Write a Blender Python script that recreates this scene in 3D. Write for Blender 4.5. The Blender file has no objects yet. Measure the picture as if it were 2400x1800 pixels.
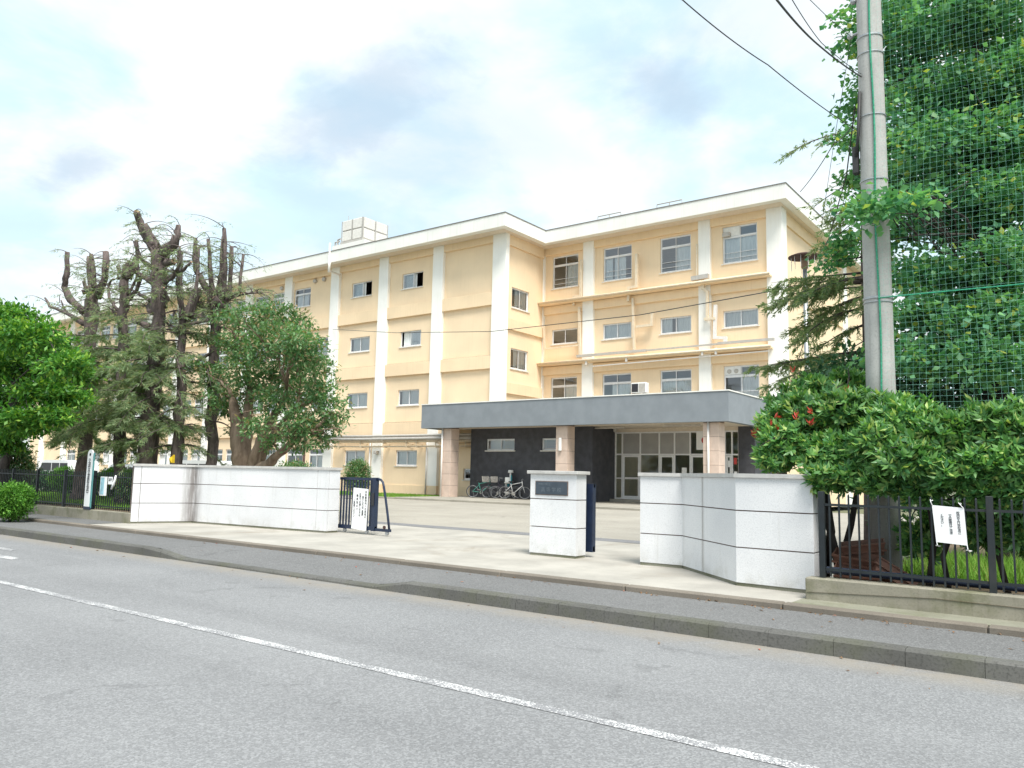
import bpy, math, random
import numpy as np
from mathutils import Vector, Matrix
rad = math.radians
RNG = np.random.default_rng(7)
random.seed(7)
scene = bpy.context.scene
COL = scene.collection

# ------------------------------------------------------------------ camera
F_PX, CW, CH = 1860.0, 2400.0, 1800.0          # focal length for a 2400 px wide frame
YAW, PITCH, ROLL = rad(36.726), rad(6.572), rad(1.242)
CAMZ = 1.55
_f = Vector((-math.sin(YAW)*math.cos(PITCH), math.cos(YAW)*math.cos(PITCH), math.sin(PITCH)))
_r = Vector((math.cos(YAW), math.sin(YAW), 0))
_u = _r.cross(_f)
_R = _r*math.cos(ROLL) + _u*math.sin(ROLL)
_U = -_r*math.sin(ROLL) + _u*math.cos(ROLL)
cam_data = bpy.data.cameras.new('camera')
cam = bpy.data.objects.new('camera', cam_data)
COL.objects.link(cam)
cam_data.sensor_width = 36.0
cam_data.lens = 36.0*F_PX/CW
cam_data.clip_start, cam_data.clip_end = 0.1, 2000
cam.matrix_world = Matrix(((_R.x, _U.x, -_f.x, 0), (_R.y, _U.y, -_f.y, 0), (_R.z, _U.z, -_f.z, CAMZ), (0, 0, 0, 1)))
scene.camera = cam

# ------------------------------------------------------------------ sky, sun, exposure
SUN_AZ, SUN_EL = rad(126), rad(59)               # azimuth from +Y towards +X
world = bpy.data.worlds.new('World')
scene.world = world
world.use_nodes = True
wt = world.node_tree
wt.nodes.clear()
def wn(kind, **kw):
    n = wt.nodes.new(kind)
    for k, v in kw.items(): setattr(n, k, v)
    return n
def wmath(op, a, b=None, clamp=False):
    n = wn('ShaderNodeMath', operation=op, use_clamp=clamp)
    for i, v in enumerate((a, b)):
        if v is None: continue
        if isinstance(v, (int, float)): n.inputs[i].default_value = v
        else: wt.links.new(v, n.inputs[i])
    return n.outputs[0]
sky = wn('ShaderNodeTexSky', sky_type='NISHITA', sun_disc=False, sun_elevation=SUN_EL, sun_rotation=SUN_AZ, air_density=1.2, dust_density=1.0, ozone_density=1.0)
tc = wn('ShaderNodeTexCoord')
sp = wn('ShaderNodeSeparateXYZ')
wt.links.new(tc.outputs['Generated'], sp.inputs[0])
zz = wmath('ADD', wmath('MAXIMUM', sp.outputs[2], 0.0), 0.22)
cb = wn('ShaderNodeCombineXYZ')
wt.links.new(wmath('DIVIDE', sp.outputs[0], zz), cb.inputs[0])
wt.links.new(wmath('DIVIDE', sp.outputs[1], zz), cb.inputs[1])
def wnoise(scale, detail, rough, off):
    m = wn('ShaderNodeMapping'); m.inputs['Location'].default_value = off
    wt.links.new(cb.outputs[0], m.inputs[0])
    n = wn('ShaderNodeTexNoise'); n.inputs['Scale'].default_value = scale; n.inputs['Detail'].default_value = detail
    n.inputs['Roughness'].default_value = rough; n.inputs['Distortion'].default_value = 0.25
    wt.links.new(m.outputs[0], n.inputs['Vector'])
    return n.outputs[0]
def wramp(v, lo, hi):
    n = wn('ShaderNodeMapRange', interpolation_type='SMOOTHSTEP')
    n.inputs['From Min'].default_value = lo; n.inputs['From Max'].default_value = hi
    wt.links.new(v, n.inputs['Value'])
    return n.outputs[0]
def wmix(f, a, b):
    n = wn('ShaderNodeMix', data_type='RGBA')
    for s, v in ((n.inputs[0], f), (n.inputs[6], a), (n.inputs[7], b)):
        if isinstance(v, (int, float)): s.default_value = v
        elif isinstance(v, tuple): s.default_value = v
        else: wt.links.new(v, s)
    return n.outputs[2]
cloud = wramp(wnoise(2.3, 7, 0.55, (3.3, 1.7, 0)), 0.38, 0.60)         # thick white cloud against thin veil
def grey_cloud(cx, cy, rx, ry, off):                                    # one heavier cloud with a grey underside
    m = wn('ShaderNodeMapping'); m.inputs['Location'].default_value = (-cx/rx, -cy/ry, 0); m.inputs['Scale'].default_value = (1/rx, 1/ry, 1)
    wt.links.new(cb.outputs[0], m.inputs[0])
    l = wn('ShaderNodeVectorMath', operation='LENGTH'); wt.links.new(m.outputs[0], l.inputs[0])
    return wramp(wmath('ADD', l.outputs['Value'], wmath('MULTIPLY', wmath('SUBTRACT', wnoise(5.5, 6, 0.6, off), 0.5), 2.3)), 1.30, 0.10)
shade = wramp(wnoise(1.7, 6, 0.5, (9.3, 4.1, 2)), 0.47, 0.72)           # grey undersides of the thicker clouds
shade = wmath('MULTIPLY', shade, 0.60)
for cx_, cy_, rx_, ry_, of_ in ((-1.09, 0.955, 0.30, 0.14, (1,2,3)), (-0.573, 1.19, 0.08, 0.16, (4,1,7)), (-1.62, 0.70, 0.18, 0.08, (6,6,1)), (0.35, 1.2, 0.2, 0.15, (2,8,5)), (0.9, -0.6, 0.3, 0.2, (3,5,1)), (-0.8, -0.9, 0.25, 0.2, (8,2,2))):
    shade = wmath('MAXIMUM', shade, grey_cloud(cx_, cy_, rx_, ry_, of_))
sk = wn('ShaderNodeVectorMath', operation='SCALE'); sk.inputs['Scale'].default_value = 0.09
wt.links.new(sky.outputs[0], sk.inputs[0])
veil = wmix(0.74, sk.outputs[0], (0.268, 0.342, 0.358, 1))              # thin high cloud whitens the blue everywhere
c1 = wmix(wmath('MULTIPLY', cloud, 0.90), veil, (0.352, 0.368, 0.374, 1))
c2 = wmix(wmath('MULTIPLY', shade, 0.66), c1, (0.172, 0.216, 0.268, 1))
bg = wn('ShaderNodeBackground'); bg.inputs[1].default_value = 1.0
wt.links.new(c2, bg.inputs[0])
wo = wn('ShaderNodeOutputWorld')
wt.links.new(bg.outputs[0], wo.inputs[0])

sun_data = bpy.data.lights.new('sun', 'SUN')
sun_data.energy, sun_data.angle, sun_data.color = 1.7, rad(24), (1.0, 0.965, 0.90)
sun = bpy.data.objects.new('sun', sun_data)
COL.objects.link(sun)
_s = Vector((math.sin(SUN_AZ)*math.cos(SUN_EL), math.cos(SUN_AZ)*math.cos(SUN_EL), math.sin(SUN_EL)))
sun.rotation_mode = 'QUATERNION'
sun.rotation_quaternion = _s.to_track_quat('Z', 'Y')
sun.location = (20, 10, 40)

vs = scene.view_settings
scene.display_settings.display_device = 'sRGB'
vs.view_transform, vs.look, vs.exposure, vs.gamma, vs.use_curve_mapping = 'Standard', 'None', 1.67, 1.0, False
cy = scene.cycles
cy.use_denoising = True
cy.max_bounces, cy.diffuse_bounces, cy.glossy_bounces, cy.transmission_bounces, cy.transparent_max_bounces = 8, 4, 3, 4, 12
cy.caustics_reflective = cy.caustics_refractive = False
cy.sample_clamp_indirect = 6.0

# ------------------------------------------------------------------ helpers
def at(px, py, Y):
    """point of the plane at depth Y seen at a place in the 2400 x 1800 photograph (used to read distances off it)"""
    d = _R*((px-CW/2)/F_PX) + _U*(-(py-CH/2)/F_PX) + _f
    return Vector((0, 0, CAMZ)) + d*(Y/d.y)

ORG = {}
def tag(o, label=None, cat=None, group=None, kind=None):
    if label: o['label'] = label
    if cat: o['category'] = cat
    if group: o['group'] = group
    if kind: o['kind'] = kind
    return o
def empty(name, loc, label=None, cat=None, group=None, kind=None):
    o = bpy.data.objects.new(name, None)
    o.empty_display_size = 0.3
    COL.objects.link(o)
    o.location = loc
    ORG[o.name] = Vector(loc)
    return tag(o, label, cat, group, kind)

class MB:
    """collects shapes given in world metres; build() links them as one mesh object"""
    def __init__(s): s.v, s.f = [], []
    def add(s, v, f):
        b = len(s.v); s.v += [tuple(p) for p in v]; s.f += [tuple(i+b for i in q) for q in f]; return s
    def box(s, x0, x1, y0, y1, z0, z1):
        return s.add([(x0,y0,z0),(x1,y0,z0),(x1,y1,z0),(x0,y1,z0),(x0,y0,z1),(x1,y0,z1),(x1,y1,z1),(x0,y1,z1)],
                     [(0,3,2,1),(4,5,6,7),(0,1,5,4),(1,2,6,5),(2,3,7,6),(3,0,4,7)])
    def bbox(s, x0, x1, y0, y1, z0, z1, c=0.01):
        """box with chamfered edges"""
        X, Y, Z = (x0, x1), (y0, y1), (z0, z1)
        idx, V = {}, []
        for i in (0,1):
            for j in (0,1):
                for k in (0,1):
                    sx, sy, sz = (c if i == 0 else -c), (c if j == 0 else -c), (c if k == 0 else -c)
                    for a, p in (('x',(X[i], Y[j]+sy, Z[k]+sz)), ('y',(X[i]+sx, Y[j], Z[k]+sz)), ('z',(X[i]+sx, Y[j]+sy, Z[k]))):
                        idx[i,j,k,a] = len(V); V.append(p)
        Fc = []
        for i in (0,1):
            q = [idx[i,0,0,'x'], idx[i,1,0,'x'], idx[i,1,1,'x'], idx[i,0,1,'x']]; Fc.append(q if i else q[::-1])
            q = [idx[0,i,0,'y'], idx[1,i,0,'y'], idx[1,i,1,'y'], idx[0,i,1,'y']]; Fc.append(q[::-1] if i else q)
            q = [idx[0,0,i,'z'], idx[1,0,i,'z'], idx[1,1,i,'z'], idx[0,1,i,'z']]; Fc.append(q if i else q[::-1])
        for i in (0,1):
            for j in (0,1):
                Fc.append([idx[i,j,0,'x'], idx[i,j,1,'x'], idx[i,j,1,'y'], idx[i,j,0,'y']])
                Fc.append([idx[i,0,j,'x'], idx[i,1,j,'x'], idx[i,1,j,'z'], idx[i,0,j,'z']])
                Fc.append([idx[0,i,j,'y'], idx[1,i,j,'y'], idx[1,i,j,'z'], idx[0,i,j,'z']])
                for k in (0,1): Fc.append([idx[i,j,k,'x'], idx[i,j,k,'y'], idx[i,j,k,'z']])
        return s.add(V, Fc)
    def seg(s, p0, p1, d0, d1, z0, z1, n=None):
        """upright slab along the plan line p0-p1, from offset d0 to d1 along the plan normal (points to the left of p0->p1 unless n)"""
        p0, p1 = Vector(p0[:2]), Vector(p1[:2])
        if n is None:
            t = (p1-p0).normalized(); n = Vector((t.y, -t.x))
        n = Vector(n)
        a, b, c, d = p0+n*d0, p1+n*d0, p1+n*d1, p0+n*d1
        return s.add([(q.x,q.y,z0) for q in (a,b,c,d)] + [(q.x,q.y,z1) for q in (a,b,c,d)],
                     [(0,3,2,1),(4,5,6,7),(0,1,5,4),(1,2,6,5),(2,3,7,6),(3,0,4,7)])
    def prism(s, pts, z0, z1):
        n = len(pts)
        return s.add([(p[0],p[1],z0) for p in pts]+[(p[0],p[1],z1) for p in pts],
                     [tuple(range(n-1,-1,-1)), tuple(range(n,2*n))]+[(i,(i+1)%n,n+(i+1)%n,n+i) for i in range(n)])
    def prism_y(s, pts, y0, y1):
        """outline in x, z pushed from y0 to y1"""
        n = len(pts)
        return s.add([(p[0],y0,p[1]) for p in pts]+[(p[0],y1,p[1]) for p in pts],
                     [tuple(range(n)), tuple(range(2*n-1,n-1,-1))]+[(i+n,(i+1)%n+n,(i+1)%n,i) for i in range(n)])
    def tube(s, path, r, n=8, cap=True, squash=None):
        P = [Vector(p) for p in path]
        R = r if isinstance(r, (list, tuple)) else [r]*len(P)
        V, Fc = [], []
        up = Vector((0.13, 0.07, 0.99))
        prev = None
        for i, p in enumerate(P):
            t = (P[min(i+1,len(P)-1)]-P[max(i-1,0)])
            t = t.normalized() if t.length > 1e-9 else Vector((0,0,1))
            a = (prev if prev is not None else (up if abs(t.dot(up)) < 0.95 else Vector((1,0.1,0))))
            a = (a - t*a.dot(t))
            a = a.normalized() if a.length > 1e-6 else t.orthogonal().normalized()
            prev = a
            b = t.cross(a)
            for k in range(n):
                g = 2*math.pi*k/n
                V.append(p + (a*math.cos(g)+b*math.sin(g))*R[i])
        for i in range(len(P)-1):
            for k in range(n):
                Fc.append((i*n+k, i*n+(k+1)%n, (i+1)*n+(k+1)%n, (i+1)*n+k))
        if cap:
            Fc.append(tuple(range(n-1,-1,-1))); Fc.append(tuple((len(P)-1)*n+k for k in range(n)))
        return s.add(V, Fc)
    def bar(s, p0, p1, w, h):
        """square bar between two points"""
        p0, p1 = Vector(p0), Vector(p1)
        t = (p1-p0).normalized()
        a = Vector((0,0,1)) if abs(t.z) < 0.9 else Vector((0,1,0))
        b = t.cross(a).normalized(); a = b.cross(t).normalized()
        V = []
        for p in (p0, p1):
            for i, j in ((-1,-1),(1,-1),(1,1),(-1,1)): V.append(p + b*(i*w/2) + a*(j*h/2))
        return s.add(V, [(0,3,2,1),(4,5,6,7),(0,1,5,4),(1,2,6,5),(2,3,7,6),(3,0,4,7)])
    def lathe(s, c, prof, n=16, axis='z'):
        V, Fc = [], []
        for r, h in prof:
            for k in range(n):
                g = 2*math.pi*k/n
                if axis == 'z': V.append((c[0]+r*math.cos(g), c[1]+r*math.sin(g), c[2]+h))
                elif axis == 'y': V.append((c[0]+r*math.cos(g), c[1]+h, c[2]+r*math.sin(g)))
                else: V.append((c[0]+h, c[1]+r*math.cos(g), c[2]+r*math.sin(g)))
        for i in range(len(prof)-1):
            for k in range(n): Fc.append((i*n+k, i*n+(k+1)%n, (i+1)*n+(k+1)%n, (i+1)*n+k))
        Fc.append(tuple(range(n-1,-1,-1))); Fc.append(tuple((len(prof)-1)*n+k for k in range(n)))
        return s.add(V, Fc)
    def build(s, name, mat, parent=None, smooth=False, label=None, cat=None, group=None, kind=None, fix=True):
        me = bpy.data.meshes.new(name)
        o = ORG.get(parent.name, Vector((0,0,0))) if parent else Vector((0,0,0))
        me.from_pydata([(p[0]-o.x, p[1]-o.y, p[2]-o.z) for p in s.v], [], s.f)
        if fix and len(s.f) < 5000: me.validate()
        return link(name, me, mat, parent, smooth, label, cat, group, kind)
def link(name, me, mat, parent=None, smooth=False, label=None, cat=None, group=None, kind=None):
    if mat is not None: me.materials.append(mat)
    if smooth: me.polygons.foreach_set('use_smooth', [True]*len(me.polygons))
    me.update()
    ob = bpy.data.objects.new(name, me)
    COL.objects.link(ob)
    if parent: ob.parent = parent
    ORG[ob.name] = ORG.get(parent.name, Vector((0,0,0))) if parent else Vector((0,0,0))
    return tag(ob, label, cat, group, kind)
def np_mesh(name, V, F):
    """V (n,3), F (m,k) numpy arrays"""
    me = bpy.data.meshes.new(name)
    V = np.asarray(V, dtype=np.float32); F = np.asarray(F, dtype=np.int32)
    k = F.shape[1]
    me.vertices.add(len(V)); me.vertices.foreach_set('co', V.ravel())
    me.loops.add(F.size); me.loops.foreach_set('vertex_index', F.ravel())
    me.polygons.add(len(F)); me.polygons.foreach_set('loop_start', np.arange(0, F.size, k, dtype=np.int32))
    me.polygons.foreach_set('loop_total', np.full(len(F), k, dtype=np.int32))
    me.update(calc_edges=True)
    return me
def copy_tree(o, parent=None):
    c = o.copy(); COL.objects.link(c); c.parent = parent
    for ch in list(o.children): copy_tree(ch, c)
    return c
def text(body, size, loc, mat, parent, name='lettering', rz=0.0, spacing=1.0, align='CENTER', extrude=0.001, tilt=math.pi/2):
    cu = bpy.data.curves.new(name, 'FONT')
    cu.body, cu.size, cu.space_line, cu.extrude = body, size, spacing, extrude
    cu.align_x, cu.align_y = align, 'TOP'
    cu.materials.append(mat)
    tmp = bpy.data.objects.new('tmp_text', cu)
    COL.objects.link(tmp)
    bpy.context.view_layer.update()
    me = bpy.data.meshes.new_from_object(tmp.evaluated_get(bpy.context.evaluated_depsgraph_get()))
    bpy.data.objects.remove(tmp); bpy.data.curves.remove(cu)
    me.name = name
    ob = bpy.data.objects.new(name, me)
    COL.objects.link(ob)
    if parent:
        ob.parent = parent
        loc = Vector(loc) - ORG.get(parent.name, Vector((0,0,0)))
    ob.location = loc
    ob.rotation_euler = (tilt, 0, rz)
    return ob

# ------------------------------------------------------------------ materials
def lin(c):
    return tuple(((x/255)/12.92 if x/255 <= 0.04045 else ((x/255+0.055)/1.055)**2.4) for x in c)
class Mat:
    def __init__(s, name):
        s.m = bpy.data.materials.new(name); s.m.use_nodes = True
        s.t = s.m.node_tree; s.b = s.t.nodes['Principled BSDF']
        s.tc = s.t.nodes.new('ShaderNodeTexCoord'); s.geo = s.t.nodes.new('ShaderNodeNewGeometry')
    def set(s, sock, v):
        if isinstance(v, (int, float)): s.b.inputs[sock].default_value = v
        elif isinstance(v, tuple): s.b.inputs[sock].default_value = (*v[:3], 1)
        else: s.t.links.new(v, s.b.inputs[sock])
    def noise(s, scale, detail=4, rough=0.55, vec=None, stretch=None, dist=0.0):
        n = s.t.nodes.new('ShaderNodeTexNoise')
        n.inputs['Scale'].default_value, n.inputs['Detail'].default_value, n.inputs['Roughness'].default_value = scale, detail, rough
        n.inputs['Distortion'].default_value = dist
        src = vec or s.geo.outputs['Position']
        if stretch:
            m = s.t.nodes.new('ShaderNodeMapping'); m.inputs['Scale'].default_value = stretch
            s.t.links.new(src, m.inputs[0]); src = m.outputs[0]
        s.t.links.new(src, n.inputs['Vector'])
        return n.outputs[0]
    def voronoi(s, scale, feature='F1', vec=None):
        n = s.t.nodes.new('ShaderNodeTexVoronoi'); n.feature = feature
        n.inputs['Scale'].default_value = scale
        s.t.links.new(vec or s.geo.outputs['Position'], n.inputs['Vector'])
        return n
    def ramp(s, v, lo, hi, a=0.0, b=1.0, smooth=True):
        n = s.t.nodes.new('ShaderNodeMapRange')
        if smooth: n.interpolation_type = 'SMOOTHSTEP'
        for k, x in (('From Min', lo), ('From Max', hi), ('To Min', a), ('To Max', b)): n.inputs[k].default_value = x
        s.t.links.new(v, n.inputs['Value'])
        return n.outputs[0]
    def math(s, op, a, b=None):
        n = s.t.nodes.new('ShaderNodeMath'); n.operation = op
        for i, v in enumerate((a, b)):
            if v is None: continue
            if isinstance(v, (int, float)): n.inputs[i].default_value = v
            else: s.t.links.new(v, n.inputs[i])
        return n.outputs[0]
    def mix(s, f, a, b, mode='MIX'):
        n = s.t.nodes.new('ShaderNodeMix'); n.data_type = 'RGBA'; n.blend_type = mode
        for k, v in ((0, f), (6, a), (7, b)):
            if isinstance(v, (int, float)): n.inputs[k].default_value = v
            elif isinstance(v, tuple): n.inputs[k].default_value = (*v[:3], 1)
            else: s.t.links.new(v, n.inputs[k])
        return n.outputs[2]
    def sep(s):
        n = s.t.nodes.new('ShaderNodeSeparateXYZ'); s.t.links.new(s.geo.outputs['Position'], n.inputs[0]); return n.outputs
    def bump(s, h, strength=0.3, dist=0.01):
        n = s.t.nodes.new('ShaderNodeBump'); n.inputs['Strength'].default_value, n.inputs['Distance'].default_value = strength, dist
        s.t.links.new(h, n.inputs['Height']); s.t.links.new(n.outputs[0], s.b.inputs['Normal'])
        return s
def plain(name, col, rough=0.6, metal=0.0, var=0.12, scale=6.0, spec=0.5, streak=0.0, streakcol=None, dirt=0.0, dirtcol=(0.12,0.10,0.07), bump=0.0, bscale=80):
    """painted or raw surface with patchy tone, rain streaks and dirt"""
    m = Mat(name)
    c = m.mix(m.ramp(m.noise(scale, 5), 0.3, 0.7), tuple(x*(1-var) for x in col), tuple(min(1, x*(1+var*0.6)) for x in col))
    if streak:
        st = m.ramp(m.noise(3.0, 5, 0.6, stretch=(4.5, 4.5, 0.16)), 0.5, 0.8, 0, streak)
        c = m.mix(st, c, streakcol or tuple(x*0.55 for x in col))
    if dirt:
        c = m.mix(m.ramp(m.noise(1.3, 6, 0.65), 0.5, 0.78, 0, dirt), c, dirtcol)
    m.set('Base Color', c); m.set('Roughness', rough); m.set('Metallic', metal); m.b.inputs['Specular IOR Level'].default_value = spec
    if bump: m.bump(m.noise(bscale, 3), bump, 0.01)
    return m.m
def leafmat(name, a, b, c=None, trans=0.35, rough=0.5, gloss=0.3, cshare=0.9):
    """two-tone leaf, colour varies from leaf to leaf; c is a rarer tint"""
    m = Mat(name)
    r = m.geo.outputs['Random Per Island']
    col = m.mix(r, a, b)
    if c is not None: col = m.mix(m.ramp(r, cshare, cshare+0.04), col, c)
    big = m.ramp(m.noise(0.9, 3), 0.3, 0.7, 0.78, 1.15)
    col = m.mix(1.0, col, big, 'MULTIPLY')
    m.set('Base Color', col); m.set('Roughness', rough); m.b.inputs['Specular IOR Level'].default_value = gloss
    tr = m.t.nodes.new('ShaderNodeBsdfTranslucent')
    m.t.links.new(m.mix(1.0, col, (1.15, 1.2, 0.55), 'MULTIPLY'), tr.inputs['Color'])
    mx = m.t.nodes.new('ShaderNodeMixShader'); mx.inputs[0].default_value = trans
    out = m.t.nodes['Material Output']
    m.t.links.new(m.b.outputs[0], mx.inputs[1]); m.t.links.new(tr.outputs[0], mx.inputs[2]); m.t.links.new(mx.outputs[0], out.inputs[0])
    return m.m
def glassmat(name, tint=(0.75,0.82,0.84), base=0.06, rough=0.02):
    m = bpy.data.materials.new(name); m.use_nodes = True
    t = m.node_tree; t.nodes.clear()
    o = t.nodes.new('ShaderNodeOutputMaterial'); mx = t.nodes.new('ShaderNodeMixShader')
    tr = t.nodes.new('ShaderNodeBsdfTransparent'); gl = t.nodes.new('ShaderNodeBsdfGlossy'); fr = t.nodes.new('ShaderNodeFresnel')
    tr.inputs[0].default_value = (*tint, 1); gl.inputs[0].default_value = (0.9, 0.95, 1, 1); gl.inputs['Roughness'].default_value = rough
    fr.inputs[0].default_value = 1.40
    ad = t.nodes.new('ShaderNodeMath'); ad.operation = 'ADD'; ad.inputs[1].default_value = base; ad.use_clamp = True
    t.links.new(fr.outputs[0], ad.inputs[0]); t.links.new(ad.outputs[0], mx.inputs[0])
    t.links.new(tr.outputs[0], mx.inputs[1]); t.links.new(gl.outputs[0], mx.inputs[2]); t.links.new(mx.outputs[0], o.inputs[0])
    return m
def emit(name, col, s):
    m = Mat(name); m.set('Base Color', (0.8,0.8,0.8)); m.b.inputs['Emission Color'].default_value = (*col, 1); m.b.inputs['Emission Strength'].default_value = s
    return m.m

M = {}
def asphalt(name, dark, light, stain, speck=1.0, dirty_y=None):
    m = Mat(name)
    c = m.mix(m.ramp(m.noise(0.35, 5, 0.6), 0.3, 0.7), dark, light)                       # broad patches
    c = m.mix(m.ramp(m.noise(0.8, 4, 0.6, stretch=(0.12, 1.6, 1)), 0.45, 0.75, 0, 0.35), c, tuple(x*0.8 for x in dark))   # wheel-worn bands
    g = m.voronoi(70)
    c = m.mix(m.ramp(g.outputs['Color'], 0.25, 0.95, 0, 0.60*speck), c, tuple(min(1, x*1.75) for x in light))              # pale aggregate
    c = m.mix(m.ramp(m.noise(85, 2), 0.54, 0.68, 0, 0.62*speck), c, tuple(x*0.35 for x in dark))                         # dark pores
    c = m.mix(m.ramp(m.noise(42, 3, 0.7), 0.52, 0.70, 0, 0.30*speck), c, tuple(x*0.55 for x in dark))
    if dirty_y:                                                            # polished, slightly darker wheel paths
        yy = m.sep()[1]
        wv = m.math('SINE', m.math('MULTIPLY', m.math('ADD', yy, m.math('MULTIPLY', m.noise(0.5, 3), 0.35)), 3.7))
        c = m.mix(m.ramp(wv, 0.1, 1.0, 0, 0.10), c, tuple(x*0.62 for x in dark))
        c = m.mix(m.ramp(m.noise(0.42, 6, 0.7, dist=0.8), 0.60, 0.74, 0, 0.26), c, tuple(x*0.60 for x in dark))   # old oil and damp stains
    cr = m.voronoi(0.55, 'DISTANCE_TO_EDGE', None)
    w = m.noise(2.2, 5, 0.7)
    crack = m.ramp(m.math('ADD', cr.outputs[0], m.math('MULTIPLY', m.math('SUBTRACT', w, 0.5), 0.35)), 0.0, 0.004, 0.22, 0)
    c = m.mix(m.math('MULTIPLY', crack, m.ramp(m.noise(0.5, 2), 0.5, 0.6)), c, tuple(x*0.35 for x in dark))
    if dirty_y:
        y = m.sep()[1]
        k = m.math('MULTIPLY', m.ramp(y, dirty_y[0], dirty_y[1]), m.ramp(m.noise(2.4, 6, 0.7), 0.3, 0.62, 0.25, 0.9))
        c = m.mix(k, c, stain)
    m.set('Base Color', c); m.set('Roughness', 0.92); m.b.inputs['Specular IOR Level'].default_value = 0.25
    return m.bump(m.math('ADD', g.outputs['Distance'], m.noise(60, 3)), 0.5, 0.006).m
def concrete(name, col, speck=0.3, stain=0.35, staincol=(0.16,0.14,0.11), rough=0.9, moss=0.0, streak=0.0, fine=60):
    m = Mat(name)
    c = m.mix(m.ramp(m.noise(0.9, 6, 0.6), 0.3, 0.7), tuple(x*0.82 for x in col), tuple(min(1, x*1.12) for x in col))
    c = m.mix(m.ramp(m.noise(fine, 3), 0.45, 0.75, 0, speck), c, tuple(x*0.5 for x in col))
    c = m.mix(m.ramp(m.noise(0.55, 7, 0.68, dist=0.6), 0.52, 0.75, 0, stain), c, staincol)
    if streak: c = m.mix(m.ramp(m.noise(3.2, 5, 0.6, stretch=(4, 4, 0.18)), 0.5, 0.78, 0, streak), c, staincol)
    if moss: c = m.mix(m.ramp(m.noise(1.7, 6, 0.65), 0.42, 0.68, 0, moss), c, (0.105, 0.115, 0.045))
    m.set('Base Color', c); m.set('Roughness', rough); m.b.inputs['Specular IOR Level'].default_value = 0.3
    return m.bump(m.noise(fine, 4), 0.35, 0.006).m

M['road'] = asphalt('road_asphalt', (0.184,0.186,0.190), (0.228,0.230,0.234), (0.26,0.235,0.20), 0.75, (6.95, 7.62))
M['walk'] = asphalt('pavement_asphalt', (0.132,0.132,0.132), (0.165,0.165,0.165), (0.19,0.165,0.12), 0.8)
M['yard'] = asphalt('schoolyard_surface', (0.285,0.265,0.228), (0.355,0.33,0.285), (0.3,0.3,0.3), 0.45)
M['strip'] = asphalt('dark_strip', (0.16,0.16,0.165), (0.2,0.2,0.205), (0.3,0.3,0.3), 0.8)
M['kerb'] = concrete('kerb_concrete', (0.125,0.123,0.115), 0.75, 0.6, (0.06,0.058,0.048), moss=0.25, fine=42)
M['lip'] = concrete('inner_kerb_concrete', (0.20,0.175,0.145), 0.4, 0.5, (0.08,0.068,0.05))
M['apron'] = concrete('apron_concrete', (0.40,0.378,0.338), 0.30, 0.62, (0.23,0.195,0.15), fine=70)
M['porch'] = concrete('porch_concrete', (0.35,0.325,0.275), 0.25, 0.3, (0.2,0.18,0.14))
M['fencebase'] = concrete('mossy_concrete', (0.30,0.28,0.225), 0.35, 0.35, (0.12,0.105,0.07), moss=0.65, streak=0.35)
M['plinth'] = concrete('plinth_concrete', (0.26,0.255,0.20), 0.35, 0.4, (0.13,0.125,0.08), moss=0.5)
M['earth'] = concrete('earth', (0.16,0.115,0.075), 0.5, 0.4, (0.08,0.055,0.035), fine=30)
M['lawnsoil'] = concrete('lawn_soil', (0.15,0.23,0.06), 0.4, 0.4, (0.20,0.15,0.09), fine=30)
M['terrain'] = concrete('terrain', (0.14,0.15,0.09), 0.4, 0.3, (0.1,0.1,0.06), fine=8)
def linepaint():
    m = Mat('road_line_paint')
    p = m.mix(m.ramp(m.noise(3, 4), 0.3, 0.7), (0.64,0.64,0.63), (0.76,0.76,0.75))
    g = m.ramp(m.math('ADD', m.noise(75, 2), m.math('MULTIPLY', m.noise(2.0, 5, 0.7), 0.62)), 0.66, 0.82, 0, 0.95)
    m.set('Base Color', m.mix(g, p, (0.19,0.19,0.2))); m.set('Roughness', 0.8)
    return m.bump(m.noise(90, 2), 0.4, 0.004).m
M['line'] = linepaint()
M['cream'] = plain('cream_paint', (0.88,0.69,0.475), 0.85, var=0.06, scale=0.5, streak=0.20, streakcol=(0.66,0.47,0.27), bump=0.25, bscale=55)
M['beam'] = plain('cream_beam_paint', (0.865,0.675,0.455), 0.85, var=0.06, scale=0.6, streak=0.28, streakcol=(0.58,0.41,0.24), bump=0.25, bscale=55)
M['column'] = plain('white_column_paint', (0.92,0.905,0.86), 0.85, var=0.04, scale=0.9, streak=0.18, streakcol=(0.62,0.53,0.40), bump=0.3, bscale=50)
M['fascia'] = plain('white_fascia_paint', (0.82,0.815,0.775), 0.8, var=0.05, scale=0.7, streak=0.34, streakcol=(0.55,0.52,0.46), bump=0.2)
M['soffit'] = plain('soffit_paint', (0.72,0.63,0.52), 0.9, var=0.06)
M['coping'] = plain('dark_roof_edge', (0.20,0.19,0.18), 0.6, var=0.15)
M['joint'] = plain('dark_joint', (0.16,0.10,0.06), 0.9)
M['alu'] = plain('window_aluminium', (0.80,0.80,0.81), 0.45, 0.05, 0.05)
M['sill'] = plain('window_sill', (0.74,0.71,0.66), 0.6, var=0.1, streak=0.2)
M['glass'] = glassmat('window_glass', (0.92,0.95,0.96), 0.13)
M['clearglass'] = glassmat('entrance_glass', (0.55,0.66,0.68), 0.04)
def curtain():
    m = Mat('curtain_cloth')
    c = m.mix(m.ramp(m.noise(1.1, 2), 0.35, 0.65), (0.78,0.80,0.79), (0.90,0.90,0.87))
    m.set('Base Color', c); m.set('Roughness', 0.9)
    return m.m
M['curtain'] = curtain()
M['frost'] = plain('frosted_pane', (0.36,0.35,0.34), 0.35, var=0.08, scale=2.0)
M['room'] = plain('room_paint', (0.46,0.45,0.42), 0.9, var=0.2, scale=0.6)
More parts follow.
